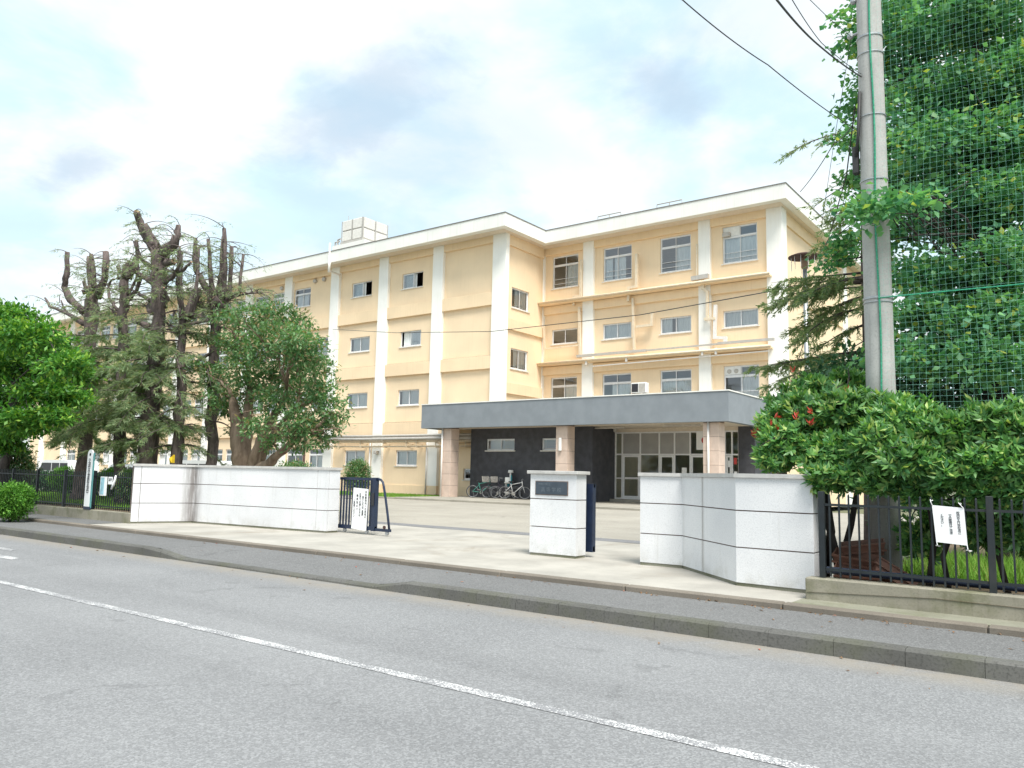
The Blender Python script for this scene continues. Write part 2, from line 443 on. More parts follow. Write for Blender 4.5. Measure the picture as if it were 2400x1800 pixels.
M['pipe'] = plain('cream_pipe', (0.74,0.62,0.46), 0.55, var=0.08, streak=0.2)
M['greypipe'] = plain('grey_pipe', (0.50,0.47,0.43), 0.5, 0.2, 0.1, streak=0.25)
M['whitepipe'] = plain('white_pipe', (0.78,0.74,0.70), 0.5, var=0.06, streak=0.15)
M['canopy'] = plain('grey_stucco', (0.235,0.26,0.285), 0.95, var=0.09, scale=1.4, streak=0.12, streakcol=(0.20,0.215,0.235), bump=0.55, bscale=45)
M['darkwall'] = plain('charcoal_tile', (0.062,0.063,0.074), 0.7, var=0.22, scale=3.0, bump=0.3, bscale=40)
M['pillar'] = plain('pink_stone', (0.64,0.50,0.415), 0.75, var=0.10, scale=2.2, streak=0.10, bump=0.2, bscale=70)
M['white'] = plain('white_paint', (0.80,0.80,0.78), 0.5, var=0.05, streak=0.1)
M['black'] = plain('black_paint', (0.025,0.025,0.03), 0.5)
M['steel'] = plain('galvanised_steel', (0.42,0.43,0.44), 0.45, 0.7, 0.15)
def stonewall():
    m = Mat('white_granite_panel')
    c = m.mix(m.ramp(m.noise(0.8, 5), 0.3, 0.7), (0.65,0.655,0.67), (0.75,0.75,0.755))
    c = m.mix(m.ramp(m.noise(62, 3, 0.7), 0.46, 0.68, 0, 0.42), c, (0.47,0.475,0.49))
    c = m.mix(m.ramp(m.noise(2.6, 5, 0.6, stretch=(3.5, 3.5, 0.22)), 0.56, 0.8, 0, 0.30), c, (0.42,0.40,0.36))
    c = m.mix(m.math('MULTIPLY', m.ramp(m.sep()[2], 0.16, 0.50, 1, 0), m.ramp(m.noise(3.5, 5, 0.65), 0.42, 0.68, 0, 0.42)), c, (0.36,0.34,0.27))   # splashed grime at the foot
    x_, y_, z_ = m.sep()                                                  # black run-off stain in the inner corner of the left wall
    dx, dy = m.math('SUBTRACT', x_, -18.76), m.math('SUBTRACT', y_, 11.62)
    d_ = m.math('SQRT', m.math('ADD', m.math('MULTIPLY', dx, dx), m.math('MULTIPLY', dy, dy)))
    c = m.mix(m.math('MULTIPLY', m.ramp(d_, 0.0, 0.42, 1, 0), m.ramp(m.noise(4, 5, 0.7, stretch=(3, 3, 0.3)), 0.25, 0.6, 0.2, 0.85)), c, (0.13,0.11,0.10))
    d2 = m.math('ABSOLUTE', m.math('SUBTRACT', x_, -4.77))                # and a thin one below the joint of the splayed wall
    c = m.mix(m.math('MULTIPLY', m.math('MULTIPLY', m.ramp(d2, 0.0, 0.06, 1, 0), m.ramp(y_, 11.5, 11.6, 1, 0)), m.ramp(m.noise(4, 5, 0.7, stretch=(3, 3, 0.3)), 0.3, 0.6, 0.1, 0.5)), c, (0.30,0.28,0.25))
    m.set('Base Color', c); m.set('Roughness', 0.8)
    return m.bump(m.noise(95, 3), 0.55, 0.006).m
M['stone'] = stonewall()
M['grout'] = plain('grey_grout', (0.20,0.15,0.13), 0.95, var=0.2)
M['stonecap'] = plain('stone_coping', (0.50,0.49,0.47), 0.8, var=0.12, streak=0.2, bump=0.3)
M['navy'] = plain('navy_gate_paint', (0.013,0.024,0.056), 0.42, 0.0, 0.2)
M['greenblack'] = plain('dark_fence_paint', (0.012,0.018,0.022), 0.5, 0.0, 0.25, dirt=0.25, dirtcol=(0.09,0.08,0.06))
M['paper'] = plain('white_sign_sheet', (0.86,0.86,0.86), 0.55, var=0.03)
M['ink'] = plain('black_print', (0.03,0.03,0.035), 0.7)
M['plate'] = plain('bronze_nameplate', (0.075,0.095,0.12), 0.45, 0.5, 0.15)
M['platetext'] = plain('nameplate_letters', (0.15,0.18,0.21), 0.5, 0.3)
M['poster'] = plain('blue_poster', (0.30,0.52,0.60), 0.6, var=0.3, scale=9)
M['red'] = plain('red_print', (0.55,0.06,0.05), 0.6)
M['pole'] = concrete('pole_concrete', (0.47,0.465,0.445), 0.35, 0.35, (0.22,0.2,0.16), streak=0.45, fine=45)
M['wire'] = plain('black_cable', (0.03,0.03,0.032), 0.6)
M['greenrope'] = plain('green_rope', (0.03,0.30,0.17), 0.7, var=0.3, scale=30)
M['net'] = plain('green_net_cord', (0.22,0.50,0.42), 0.7, var=0.25, scale=4)
M['rust'] = plain('rusty_metal', (0.085,0.045,0.038), 0.8, 0.2, 0.3, scale=12)
M['terracotta'] = plain('brown_planter_plastic', (0.16,0.075,0.05), 0.6, var=0.2, dirt=0.4)
def bark(name, a, b, scale=9):
    m = Mat(name)
    f = m.ramp(m.noise(scale, 6, 0.65, stretch=(1, 1, 0.28)), 0.3, 0.7)
    c = m.mix(f, a, b); c = m.mix(m.ramp(m.noise(1.6, 4), 0.55, 0.8, 0, 0.35), c, tuple(x*1.5 for x in b))
    m.set('Base Color', c); m.set('Roughness', 0.95); m.b.inputs['Specular IOR Level'].default_value = 0.2
    return m.bump(m.noise(scale*1.6, 6, 0.7, stretch=(1, 1, 0.3)), 0.9, 0.03).m
M['cedarbark'] = bark('cedar_bark', (0.075,0.060,0.058), (0.195,0.155,0.145))
M['cutwood'] = plain('cut_wood', (0.34,0.22,0.15), 0.9, var=0.25, scale=8)
M['brownbark'] = bark('brown_bark', (0.15,0.105,0.075), (0.30,0.225,0.165), 6)
M['darkbark'] = bark('dark_bark', (0.03,0.027,0.026), (0.075,0.065,0.058), 12)
M['needle'] = leafmat('cedar_needles', (0.17,0.265,0.145), (0.38,0.46,0.27), (0.46,0.41,0.27), 0.42, 0.7, 0.2, 0.9)
M['drytwig'] = plain('dry_twig', (0.10,0.085,0.075), 0.95, var=0.3)
M['bayleaf'] = leafmat('evergreen_leaves', (0.075,0.19,0.075), (0.21,0.35,0.15), (0.40,0.31,0.19), 0.35, 0.45, 0.4, 0.86)
M['camphor'] = leafmat('bright_leaves', (0.040,0.165,0.030), (0.155,0.36,0.045), (0.28,0.46,0.06), 0.32, 0.5, 0.35, 0.85)
M['ginkgo'] = leafmat('tall_tree_leaves', (0.060,0.235,0.135), (0.225,0.46,0.19), (0.48,0.55,0.12), 0.42, 0.5, 0.35, 0.94)
M['photinia'] = leafmat('shrub_leaves', (0.060,0.20,0.075), (0.23,0.44,0.12), (0.46,0.58,0.19), 0.36, 0.4, 0.5, 0.88)
M['redleaf'] = leafmat('red_young_leaves', (0.42,0.03,0.025), (0.62,0.10,0.07), None, 0.3, 0.4, 0.5)
M['box'] = leafmat('clipped_shrub_leaves', (0.060,0.20,0.030), (0.17,0.36,0.055), None, 0.3, 0.5, 0.3)
M['hedge'] = leafmat('hedge_leaves', (0.025,0.095,0.050), (0.085,0.19,0.075), None, 0.2, 0.5, 0.3)
M['grass'] = leafmat('grass_blades', (0.13,0.30,0.045), (0.28,0.50,0.085), (0.36,0.36,0.12), 0.3, 0.6, 0.2, 0.9)
M['fallen'] = leafmat('fallen_leaves', (0.20,0.11,0.06), (0.36,0.22,0.12), (0.42,0.12,0.08), 0.1, 0.8, 0.2)
M['bikemetal'] = plain('bicycle_metal', (0.16,0.16,0.17), 0.4, 0.6, 0.2)
M['yellow'] = plain('yellow_cloth', (0.75,0.50,0.02), 0.8)

# ================================================================== THE SETTING
def smooth(t):
    t = max(0.0, min(1.0, t)); return t*t*(3-2*t)
def dip(x):                                       # 1 along the dropped kerb at the driveway, 0 elsewhere
    return smooth((x+13.55)/0.75)*(1-smooth((x+8.0)/0.75))
def sheet(name, xs, ys, zf, mat, parent=None, **kw):
    mb = MB(); n = len(xs)
    for y in ys:
        for x in xs: mb.v.append((x, y, zf(x, y)))
    for j in range(len(ys)-1):
        for i in range(n-1): mb.f.append((j*n+i, j*n+i+1, (j+1)*n+i+1, (j+1)*n+i))
    return mb.build(name, mat, parent, **kw)
def frange(a, b, n): return [a+(b-a)*i/n for i in range(n+1)]
KERB_Y = 7.65
sheet('ground', [-400, 400], [-400, 600], lambda x, y: -0.06, M['terrain'], kind='structure')
road = sheet('road', frange(-130, 60, 60), [-9, 0, 4, 7, KERB_Y+0.02], lambda x, y: 0.0, M['road'], kind='structure')
ln = MB()
xs = frange(-100, 12, 224)
for a, b in zip(xs[:-1], xs[1:]):
    w0, w1 = 0.004*math.sin(a*9)+0.003*math.sin(a*23), 0.004*math.sin(b*9)+0.003*math.sin(b*23)
    ln.add([(a,4.55-w0,0.004),(b,4.55-w1,0.004),(b,4.665+w1,0.004),(a,4.665+w0,0.004)], [(0,1,2,3)])
ln.build('lane_line', M['line'], road)
for (x0, x1, y0, y1) in ((-19.6, -15.95, 6.28, 6.48), (-18.4, -14.45, 5.72, 5.95)):
    MB().add([(x0,y0,0.004),(x1,y0+0.05,0.004),(x1-0.15,y1,0.004),(x0,y1,0.004)], [(0,1,2,3)]).build('road_marking', M['line'], road)

# pavement, its kerb stones and the inner kerb
def walk_z(x, y):
    base = 0.138 - 0.016*(y-7.8)
    return base - dip(x)*0.095*(1-smooth((y-7.8)/0.95))
sheet('pavement', frange(-110, 30, 280), [7.79, 8.0, 8.25, 8.5, 8.75, 9.0, 9.25], walk_z, M['walk'], kind='structure')
sheet('pavement', frange(-60, -19.6, 60), [9.33, 9.7, 10.35], lambda x, y: 0.178, M['walk'], kind='structure')
kerb = empty('kerb', (-6, KERB_Y, 0), kind='structure')
def kerb_top(x): return 0.148 - 0.103*dip(x)
def stone(x0, x1):
    g = 0.0018
    a, b = x0+g, x1-g
    za, zb = kerb_top(a), kerb_top(b)
    j = random.uniform(-0.004, 0.004)
    y0, y1, c = KERB_Y+j, KERB_Y+0.155, 0.022
    V = []
    for x, z in ((a, za), (b, zb)):
        V += [(x,y0-0.012,-0.05),(x,y0,z-c),(x,y0+c,z+j*0.5),(x,y1,z+j*0.5),(x,y1,-0.05)]
    MB().add(V, [(0,5,6,1),(1,6,7,2),(2,7,8,3),(3,8,9,4),(4,3,2,1,0),(5,6,7,8,9)]).build('kerb_stone', M['kerb'], kerb)
x = -0.86-0.59*34
xsk = []
while x < 3.0: xsk.append(x); x += 0.59
for a, b in zip(xsk[:-1], xsk[1:]): stone(a, b)
MB().box(-110, xsk[0]-0.003, KERB_Y, KERB_Y+0.155, -0.05, 0.148).box(xsk[-1]+0.003, 30, KERB_Y, KERB_Y+0.155, -0.05, 0.148).build('kerb_run', M['kerb'], kerb)
MB().box(-110, 30, KERB_Y+0.02, KERB_Y+0.13, -0.05, 0.035).build('kerb_bed', M['kerb'], kerb)
lip = empty('inner_kerb', (-6, 9.3, 0.15), kind='structure')
xl = frange(-31, 3, 17)
for a, b in zip(xl[:-1], xl[1:]):
    j = random.uniform(-0.006, 0.006)
    MB().bbox(a+0.004, b-0.004, 9.20+j*0.5, 9.36, 0.02, 0.186+j*0.3, 0.015).build('kerb_stone', M['lip'], lip)
# ground inside the gate
def yard_z(x, y): return 0.172 + 0.098*smooth((y-12.0)/16.0)
sheet('gate_apron', frange(-19.6, -2.96, 40), [9.35, 10, 10.8, 11.5, 12.3, 13.2, 14.2, 15.2], lambda x, y: yard_z(x, y)+0.002*math.sin(x*2.1+y), M['apron'], kind='structure')
sheet('drain_strip', frange(-17, -5, 10), [15.2, 15.5, 15.85], lambda x, y: yard_z(x, y)+0.003, M['strip'], kind='structure')
sheet('schoolyard', frange(-90, 12, 40), [12.6, 14, 15.2, 17, 20, 24, 28, 29, 36], lambda x, y: yard_z(x, y)-0.012, M['yard'], kind='structure')
sheet('planting_bed', frange(-2.9, 8, 8), [9.8, 10.5, 11.5, 13, 16, 22], lambda x, y: 0.30+0.04*math.sin(x*3+y*2), M['earth'], kind='structure')
sheet('planting_bed', frange(-60, -19.45, 20), [10.45, 11.0, 11.8, 12.7], lambda x, y: 0.24+0.02*math.sin(x*2+y*3), M['earth'], kind='structure')
sheet('lawn', frange(-60, -20.5, 30), [12.7, 14, 16, 18.2], lambda x, y: 0.262+0.015*math.sin(x*1.3+y), M['lawnsoil'], kind='structure')
sheet('fence_verge', frange(-2.955, 6, 8), [9.33, 9.6, 9.86], lambda x, y: 0.176, M['plinth'], kind='structure')
sheet('lawn', frange(-60, -28.6, 20), [28.9, 30, 32, 34.3], lambda x, y: 0.305, M['earth'], kind='structure')
MB().bbox(-28.6, -11.4, 28.7, 35.62, 0.0, 0.36, 0.02).build('porch_floor', M['porch'], None, kind='structure')
MB().bbox(-60, -28.62, 28.75, 28.9, 0.0, 0.335, 0.015).build('lawn_kerb', M['porch'], None, kind='structure')
MB().bbox(-19.93, -12.85, 35.05, 35.61, 0.30, 0.50, 0.015).build('entrance_step', M['porch'], None, kind='structure')

def blades(n, region, h, w, zf, seed, mat, name, label, cat):
    r = np.random.default_rng(seed)
    x = r.uniform(region[0], region[1], n); y = r.uniform(region[2], region[3], n)
    z = np.array([zf(a, b) for a, b in zip(x, y)])
    ang = r.uniform(0, 2*np.pi, n); hh = h*r.uniform(0.5, 1.3, n); lean = r.normal(0, 0.4, (n, 2))*hh[:, None]
    dx, dy = np.cos(ang)*w/2, np.sin(ang)*w/2
    V = np.zeros((n, 3, 3))
    V[:, 0] = np.stack([x-dx, y-dy, z], 1); V[:, 1] = np.stack([x+dx, y+dy, z], 1)
    V[:, 2] = np.stack([x+lean[:, 0], y+lean[:, 1], z+hh], 1)
    me = np_mesh(name, V.reshape(-1, 3), np.arange(n*3).reshape(-1, 3))
    return link(name, me, mat, None, label=label, cat=cat, kind='stuff')
blades(36000, (-46, -20.6, 12.8, 18.1), 0.10, 0.030, lambda x, y: 0.262, 1, M['grass'], 'grass', 'bright green lawn grass behind the left railings', 'grass')
blades(16000, (-44, -28.8, 29.0, 33.9), 0.09, 0.035, lambda x, y: 0.305, 2, M['grass'], 'grass', 'grass strip along the foot of the school wall', 'grass')
blades(7000, (-2.3, 1.5, 11.6, 14.5), 0.26, 0.018, lambda x, y: 0.30, 3, M['grass'], 'grass', 'yellow green tall grass behind the right railings', 'grass')

def scatter_leaves(n, regions, seed):
    r = np.random.default_rng(seed); V = []
    for k in range(n):
        x0, x1, y0, y1, z = regions[r.integers(len(regions))]
        x, y = r.uniform(x0, x1), y0+(y1-y0)*r.beta(2.2, 1.0)
        if z is None: z_ = walk_z(x, y)+0.004
        else: z_ = z+0.004
        a, s = r.uniform(0, 6.28), r.uniform(0.014, 0.032)
        ca, sa = math.cos(a)*s, math.sin(a)*s
        t = r.uniform(0, 0.016)
        V += [(x-ca, y-sa, z_), (x+sa*0.45, y-ca*0.45, z_+t), (x+ca, y+sa, z_+t*0.4), (x-sa*0.45, y+ca*0.45, z_+t*1.2)]
    me = np_mesh('fallen_leaves', np.array(V), np.arange(len(V)).reshape(-1, 4))
    link('fallen_leaves', me, M['fallen'], None, label='small brown fallen leaves scattered along kerb and pavement', cat='leaf litter', kind='stuff')
scatter_leaves(150, [(-14, -0.3, 8.6, 9.2, None), (-20, -0.3, 6.6, 7.62, 0.0), (-14, 0, 7.82, 9.2, None), (-5, 0, 9.0, 9.2, None)], 5)

# ================================================================== BOUNDARY WALLS AND GATE
COURSES = ((0.218, 0.664), (0.680, 1.146), (1.162, 1.585))
def stone_run(root, p0, p1, cuts, thick, core_mb, cap_mb, plinth_mb, z_base=0.15, short=0.0):
    """panels in three courses along the plan line p0-p1 (viewer on the right-hand side of p0->p1 ... normal from seg)"""
    P0, P1 = Vector(p0), Vector(p1)
    ts = [0.0]+list(cuts)+[1.0]
    L = (P1-P0).length
    for a, b in zip(ts[:-1], ts[1:]):
        g = 0.006/L
        q0, q1 = P0+(P1-P0)*(a+(g if a > 0 else short/L)), P0+(P1-P0)*(b-(g if b < 1 else 0))
        for z0, z1 in COURSES:
            MB().seg(q0, q1, 0.0, -0.035, z0, z1).build('panel', M['stone'], root)
    core_mb.seg(P0, P1, -0.022, -thick, 0.10, 1.585)
    plinth_mb.seg(P0, P1, -0.012, -0.10, z_base-0.12, 0.217)
def corner_poly(pts, off):
    """offset a plan polyline by off along its seg() normal, mitred"""
    out = []
    P = [Vector(p) for p in pts]
    ns = []
    for a, b in zip(P[:-1], P[1:]):
        t = (b-a).normalized(); ns.append(Vector((t.y, -t.x)))
    for i, p in enumerate(P):
        if i == 0: n = ns[0]; out.append(p+n*off)
        elif i == len(P)-1: n = ns[-1]; out.append(p+n*off)
        else:
            m = (ns[i-1]+ns[i]).normalized(); out.append(p+m*(off/max(0.3, m.dot(ns[i]))))
    return out
def stone_wall(name, pts, cuts, thick, label, cat, endpanel=None, z_base=0.15):
    root = empty(name, (pts[0][0], pts[0][1], 0.15), label, cat)
    core, cap, pl = MB(), MB(), MB()
    for i, ((a, b), c) in enumerate(zip(zip(pts[:-1], pts[1:]), cuts)):
        sh = 0.0
        if i and abs((Vector(b)-Vector(a)).normalized().dot((Vector(pts[i])-Vector(pts[i-1])).normalized())) < 0.3 and i == len(pts)-2: sh = 0.039
        stone_run(root, a, b, c, thick, core, cap, pl, z_base, sh)
    # the mitred core fills the corners behind the panels
    inn, out = corner_poly(pts, -0.023), corner_poly(pts, -thick)
    core = MB()
    for i in range(len(pts)-1): core.prism([inn[i], inn[i+1], out[i+1], out[i]], 0.10, 1.585)
    core.build('core', M['grout'], root)
    pl.build('plinth', M['plinth'], root)
    a, b = corner_poly(pts, 0.03), corner_poly(pts, -thick-0.03)
    a[0] -= (a[1]-a[0]).normalized()*0.03; b[0] -= (b[1]-b[0]).normalized()*0.03
    a[-1] += (a[-1]-a[-2]).normalized()*0.03; b[-1] += (b[-1]-b[-2]).normalized()*0.03
    for i in range(len(pts)-1):
        MB().prism([a[i], a[i+1], b[i+1], b[i]], 1.587, 1.642).build('coping', M['stonecap'], root)
    return root
# right wall: short return beside the side gate, splay, front, end face
RW = [(-6.06, 11.66), (-5.35, 11.70), (-3.97, 10.36), (-2.95, 10.30), (-2.95, 10.66)]
stone_wall('boundary_wall', RW, [[], [0.42], [], []], 0.33, 'white stone panel wall with splayed front, right of the narrow side gate', 'wall')
LW = [(-19.30, 10.30), (-18.76, 11.62), (-14.12, 12.05), (-14.12, 12.40)]
stone_wall('boundary_wall', LW, [[0.12], [0.93], []], 0.33, 'long white stone panel wall between left railings and sliding gate', 'wall')
# gate pillar with the bronze name plate
PIL = [(-8.21, 11.95), (-8.21, 11.62), (-7.25, 11.62), (-7.25, 11.94)]
gp = empty('gate_pillar', (-7.73, 11.78, 0.15), 'white stone gate pillar carrying a dark school name plate', 'pillar')
PILs = [((-8.21, 11.95), (-8.21, 11.659)), ((-8.21, 11.62), (-7.25, 11.62)), ((-7.25, 11.659), (-7.25, 11.94))]
for a, b in PILs:
    for z0, z1 in COURSES: MB().seg(a, b, 0, -0.035, z0, z1).build('panel', M['stone'], gp)
MB().box(-8.19, -7.27, 11.645, 11.93, 0.1, 1.586).build('core', M['grout'], gp)
MB().box(-8.195, -7.265, 11.632, 11.935, 0.1, 0.216).build('plinth', M['plinth'], gp)
MB().bbox(-8.26, -7.20, 11.57, 11.99, 1.588, 1.645, 0.006).build('coping', M['stonecap'], gp)
np_ = MB().bbox(-8.085, -7.43, 11.60, 11.625, 1.235, 1.455, 0.004).build('name_plate', M['plate'], gp, label='dark bronze school name plate')
MB().box(-8.10, -7.415, 11.612, 11.622, 1.222, 1.468).build('plate_frame', M['grout'], gp)
text('神奈川県立', 0.052, (-7.90, 11.598, 1.435), M['platetext'], np_, spacing=1.0)
text('高 等 学 校', 0.088, (-7.757, 11.598, 1.355), M['platetext'], np_)

def gate_leaf(name, x_end, y, length, label, full=True):
    """sliding gate: x_end is its leading (right-hand) end; frame, bars, raked end stay and rollers"""
    g = empty(name, (x_end-length/2, y, 0.19), label, 'gate')
    zb, zt = 0.27, 1.43
    xp = x_end-(0.46 if full else 0.0)                                     # leading upright
    x0 = x_end-length
    fr = MB()
    fr.box(x0, xp, y-0.03, y+0.03, zb, zb+0.085); fr.box(x0, xp, y-0.025, y+0.025, zt-0.06, zt)
    fr.build('frame', M['navy'], g)
    MB().box(xp-0.11 if full else xp-0.22, xp, y-0.05, y+0.05, zb-0.01, zt+0.005).build('lead_post', M['navy'], g)
    n = int((length-0.6)/0.098) if full else 10
    bar0 = None
    for i in range(n):
        xb = xp-(0.19 if full else 0.30)-i*0.098
        if xb < x0+0.03: break
        if bar0 is None:
            bar0 = MB().box(xb-0.016, xb+0.016, y-0.014, y+0.014, zb+0.08, zt-0.05).build('bar', M['navy'], g)
        else:
            c = bar0.copy(); COL.objects.link(c); c.parent = g; c.location.x = -0.098*i
    if full:
        arc = [(xp, y, zt-0.03), (xp+0.10, y, zt-0.035), (xp+0.17, y, zt-0.09), (xp+0.21, y, zt-0.2), (xp+0.27, y, zt-0.42), (xp+0.36, y, zt-0.80), (x_end-0.03, y, zb+0.02)]
        MB().tube(arc, 0.026, 8).build('end_stay', M['navy'], g, smooth=True)
        MB().box(xp, x_end, y-0.03, y+0.03, zb-0.005, zb+0.055).build('end_foot', M['navy'], g)
        MB().bbox(xp-0.10, xp-0.02, y-0.075, y-0.05, 0.82, 1.10, 0.005).build('latch_box', M['black'], g)
        MB().lathe((x_end-0.16, y-0.045, zb+0.09), [(0.035, 0), (0.035, 0.03)], 12, 'y').build('buffer', M['rust'], g)
        for xr in (xp-1.0, xp-0.28, x_end-0.1):
            MB().lathe((xr, y-0.02, zb-0.035), [(0.045, 0), (0.045, 0.04)], 14, 'y').build('roller', M['steel'], g, smooth=False)
    return g
gl = gate_leaf('sliding_gate', -12.56, 12.52, 3.4, 'dark blue sliding gate with raked end stay, half drawn behind the left wall')
nt = empty('gate_notice', (-13.48, 12.45, 0.3), 'white notice board with handwritten columns hung on the sliding gate', 'notice')
MB().add([(-13.74,12.455,0.285),(-13.26,12.455,0.255),(-13.235,12.455,1.175),(-13.715,12.455,1.20),(-13.74,12.467,0.285),(-13.26,12.467,0.255),(-13.235,12.467,1.175),(-13.715,12.467,1.20)],
         [(0,1,2,3),(7,6,5,4),(0,4,5,1),(1,5,6,2),(2,6,7,3),(3,7,4,0)]).build('sheet', M['paper'], nt)
for k, (s, z, h) in enumerate((('学校敷地内への車両の', 1.13, 0.085), ('乗り入れはご遠慮', 1.02, 0.075), ('お車でお越しの方は', 1.09, 0.082), ('職員室まで', 1.05, 0.105), ('ご連絡ください', 0.95, 0.082))):
    text('\n'.join(s), 0.062, (-13.30-k*0.092, 12.452, z), M['ink'], nt, spacing=h/0.062*0.72)
gate_leaf('sliding_gate', -7.18, 12.10, 1.25, 'narrow dark blue sliding gate drawn back behind the gate pillar', full=False)

# ================================================================== RAILINGS
def railing(name, x0, x1, y, posts, label, z_base=0.15, top=1.42, dark='greenblack', step=0.109):
    f = empty(name, ((x0+x1)/2, y, z_base), label, 'fence')
    zc = 0.425
    MB().bbox(x0, x1, y-0.14, y+0.10, z_base-0.12, zc, 0.012).build('base_wall', M['fencebase'], f)
    x0_, x1_ = max(x0, min(posts)), min(x1, max(posts))
    MB().box(x0_, x1_, y-0.014, y+0.014, 0.51, 0.54).build('lower_rail', M[dark], f)
    MB().box(x0_, x1_, y-0.014, y+0.014, top-0.150, top-0.122).build('upper_rail', M[dark], f)
    p0 = b0 = None
    for xp in posts:
        if p0 is None:
            p0 = MB().bbox(xp-0.034, xp+0.034, y-0.036, y+0.036, zc-0.05, top+0.02, 0.006).build('post', M[dark], f); xr = xp
        else:
            c = p0.copy(); COL.objects.link(c); c.parent = f; c.location.x = xp-xr
    x = x0_+0.09
    while x < x1_-0.02:
        if all(abs(x-p) > 0.05 for p in posts):
            if b0 is None:
                b = MB().box(x-0.0095, x+0.0095, y-0.0095, y+0.0095, zc+0.02, top-0.02)
                b.add([(x-0.0095,y-0.0095,top-0.02),(x+0.0095,y-0.0095,top-0.02),(x+0.0095,y+0.0095,top-0.02),(x-0.0095,y+0.0095,top-0.02),(x,y,top)], [(0,1,4),(1,2,4),(2,3,4),(3,0,4)])
                b0 = b.build('bar', M[dark], f); xb = x
            else:
                c = b0.copy(); COL.objects.link(c); c.parent = f; c.location.x = x-xb
        x += step
    return f
railing('railing_fence', -2.92, 1.6, 9.95, (-2.75, -1.01, 0.73), 'dark green railings on mossy concrete base, right of the white wall')
railing('railing_fence', -31.6, -19.31, 10.42, (-31.4, -29.8, -28.15, -26.5, -24.84, -23.14, -21.49, -19.40), 'black railings on low concrete base, left of the white wall')
# heavy pipe lying behind the right railings
MB().tube([(-2.8, 10.13, 0.50), (-1.5, 10.14, 0.485), (0.2, 10.15, 0.47), (1.6, 10.16, 0.46)], 0.042, 10).build('drain_pipe', M['navy'], None, True, 'dark plastic pipe lying behind the right railings', 'pipe')

# signs on the railings
sg = empty('no_smoking_notice', (-1.40, 9.9, 0.9), 'white laminated notice with three text columns tied to right railings', 'notice')
MB().add([(-1.555,9.90,1.325),(-1.245,9.90,1.305),(-1.225,9.895,0.905),(-1.525,9.895,0.925),(-1.555,9.904,1.325),(-1.245,9.904,1.305),(-1.225,9.899,0.905),(-1.525,9.899,0.925)],
         [(3,2,1,0),(4,5,6,7),(0,1,5,4),(1,2,6,5),(2,3,7,6),(3,0,4,7)]).build('sheet', M['paper'], sg)
for k, (s, z) in enumerate((('校内および学校周辺', 1.265), ('での喫煙はご遠慮', 1.235), ('ください。', 1.235))):
    t = text('\n'.join(s), 0.034, (-1.305-k*0.078, 9.8965, z), M['ink'], sg, spacing=0.80)
    t.rotation_euler.y = rad(-2.2)
for (x, z, dx, dz) in ((-1.55,1.322,-0.025,0.06), (-1.25,1.303,-0.05,0.055), (-1.52,0.925,0.01,-0.05), (-1.23,0.91,0.015,-0.07)):
    MB().tube([(x,9.897,z), (x+dx*0.5,9.885,z+dz*0.6), (x+dx,9.93,z+dz), (x+dx+0.02,9.965,z+dz*0.9), (x+dx*0.2-0.01,9.89,z+dz*0.75)], 0.0045, 5).build('tie_string', M['paper'], sg)
ts = empty('traffic_safety_sign', (-20.55, 9.80, 0.42), 'tall narrow white sign with rounded top and vertical black characters on left railings', 'sign')
def rounded(x0, x1, z0, z1, lean=0.0):
    r = (x1-x0)/2; c = (x0+x1)/2
    P = [(x0-lean, z0), (x1-lean, z0)] + [(c+r*math.cos(g), z1-r+r*math.sin(g)) for g in [math.pi*i/10 for i in range(11)]]
    return P
MB().prism_y(rounded(-20.72, -20.44, 0.50, 1.99, 0.0), 9.80, 9.835).build('board', M['paper'], ts)
MB().bbox(-20.44, -20.37, 9.81, 9.83, 0.46, 1.9, 0.004).build('edge_strip', plain('teal_edge', (0.10,0.30,0.30), 0.5), ts)
MB().box(-20.73, -20.38, 9.80, 9.84, 0.425, 0.50).build('foot', M['navy'], ts)
MB().lathe((-20.58, 9.797, 1.86), [(0.042, 0), (0.042, 0.006)], 14, 'y').build('emblem', M['ink'], ts)
text('\n'.join('交通安全運動実施中'), 0.142, (-20.58, 9.797, 1.76), M['ink'], ts, spacing=0.72)
po = empty('blue_poster', (-19.95, 9.9, 0.85), 'pale blue and white poster tied to left railings', 'poster')
MB().box(-20.18, -19.83, 9.922, 9.927, 0.80, 1.29).build('sheet', M['paper'], po)
MB().box(-20.155, -19.97, 9.918, 9.921, 0.83, 1.27).build('picture', M['poster'], po)
pn = empty('small_notice', (-19.66, 9.9, 1.1), 'small white notice on left railings beside the blue poster', 'notice')
MB().box(-19.77, -19.55, 9.918, 9.924, 1.10, 1.29).build('sheet', M['paper'], pn)
text('校内全面\n禁煙です', 0.04, (-19.66, 9.916, 1.255), M['ink'], pn)
MB().tube([(-19.36,9.90,1.33),(-19.38,9.89,1.2),(-19.42,9.885,1.1),(-19.50,9.88,0.98)], [0.02,0.03,0.035,0.02], 8).build('folded_banner', M['paper'], None, True, 'folded pale blue banner strip hanging near the left wall end', 'banner')

for o_ in (ts, po, pn, bpy.data.objects['folded_banner']): o_.location.x -= 0.95; o_.location.y += 0.47

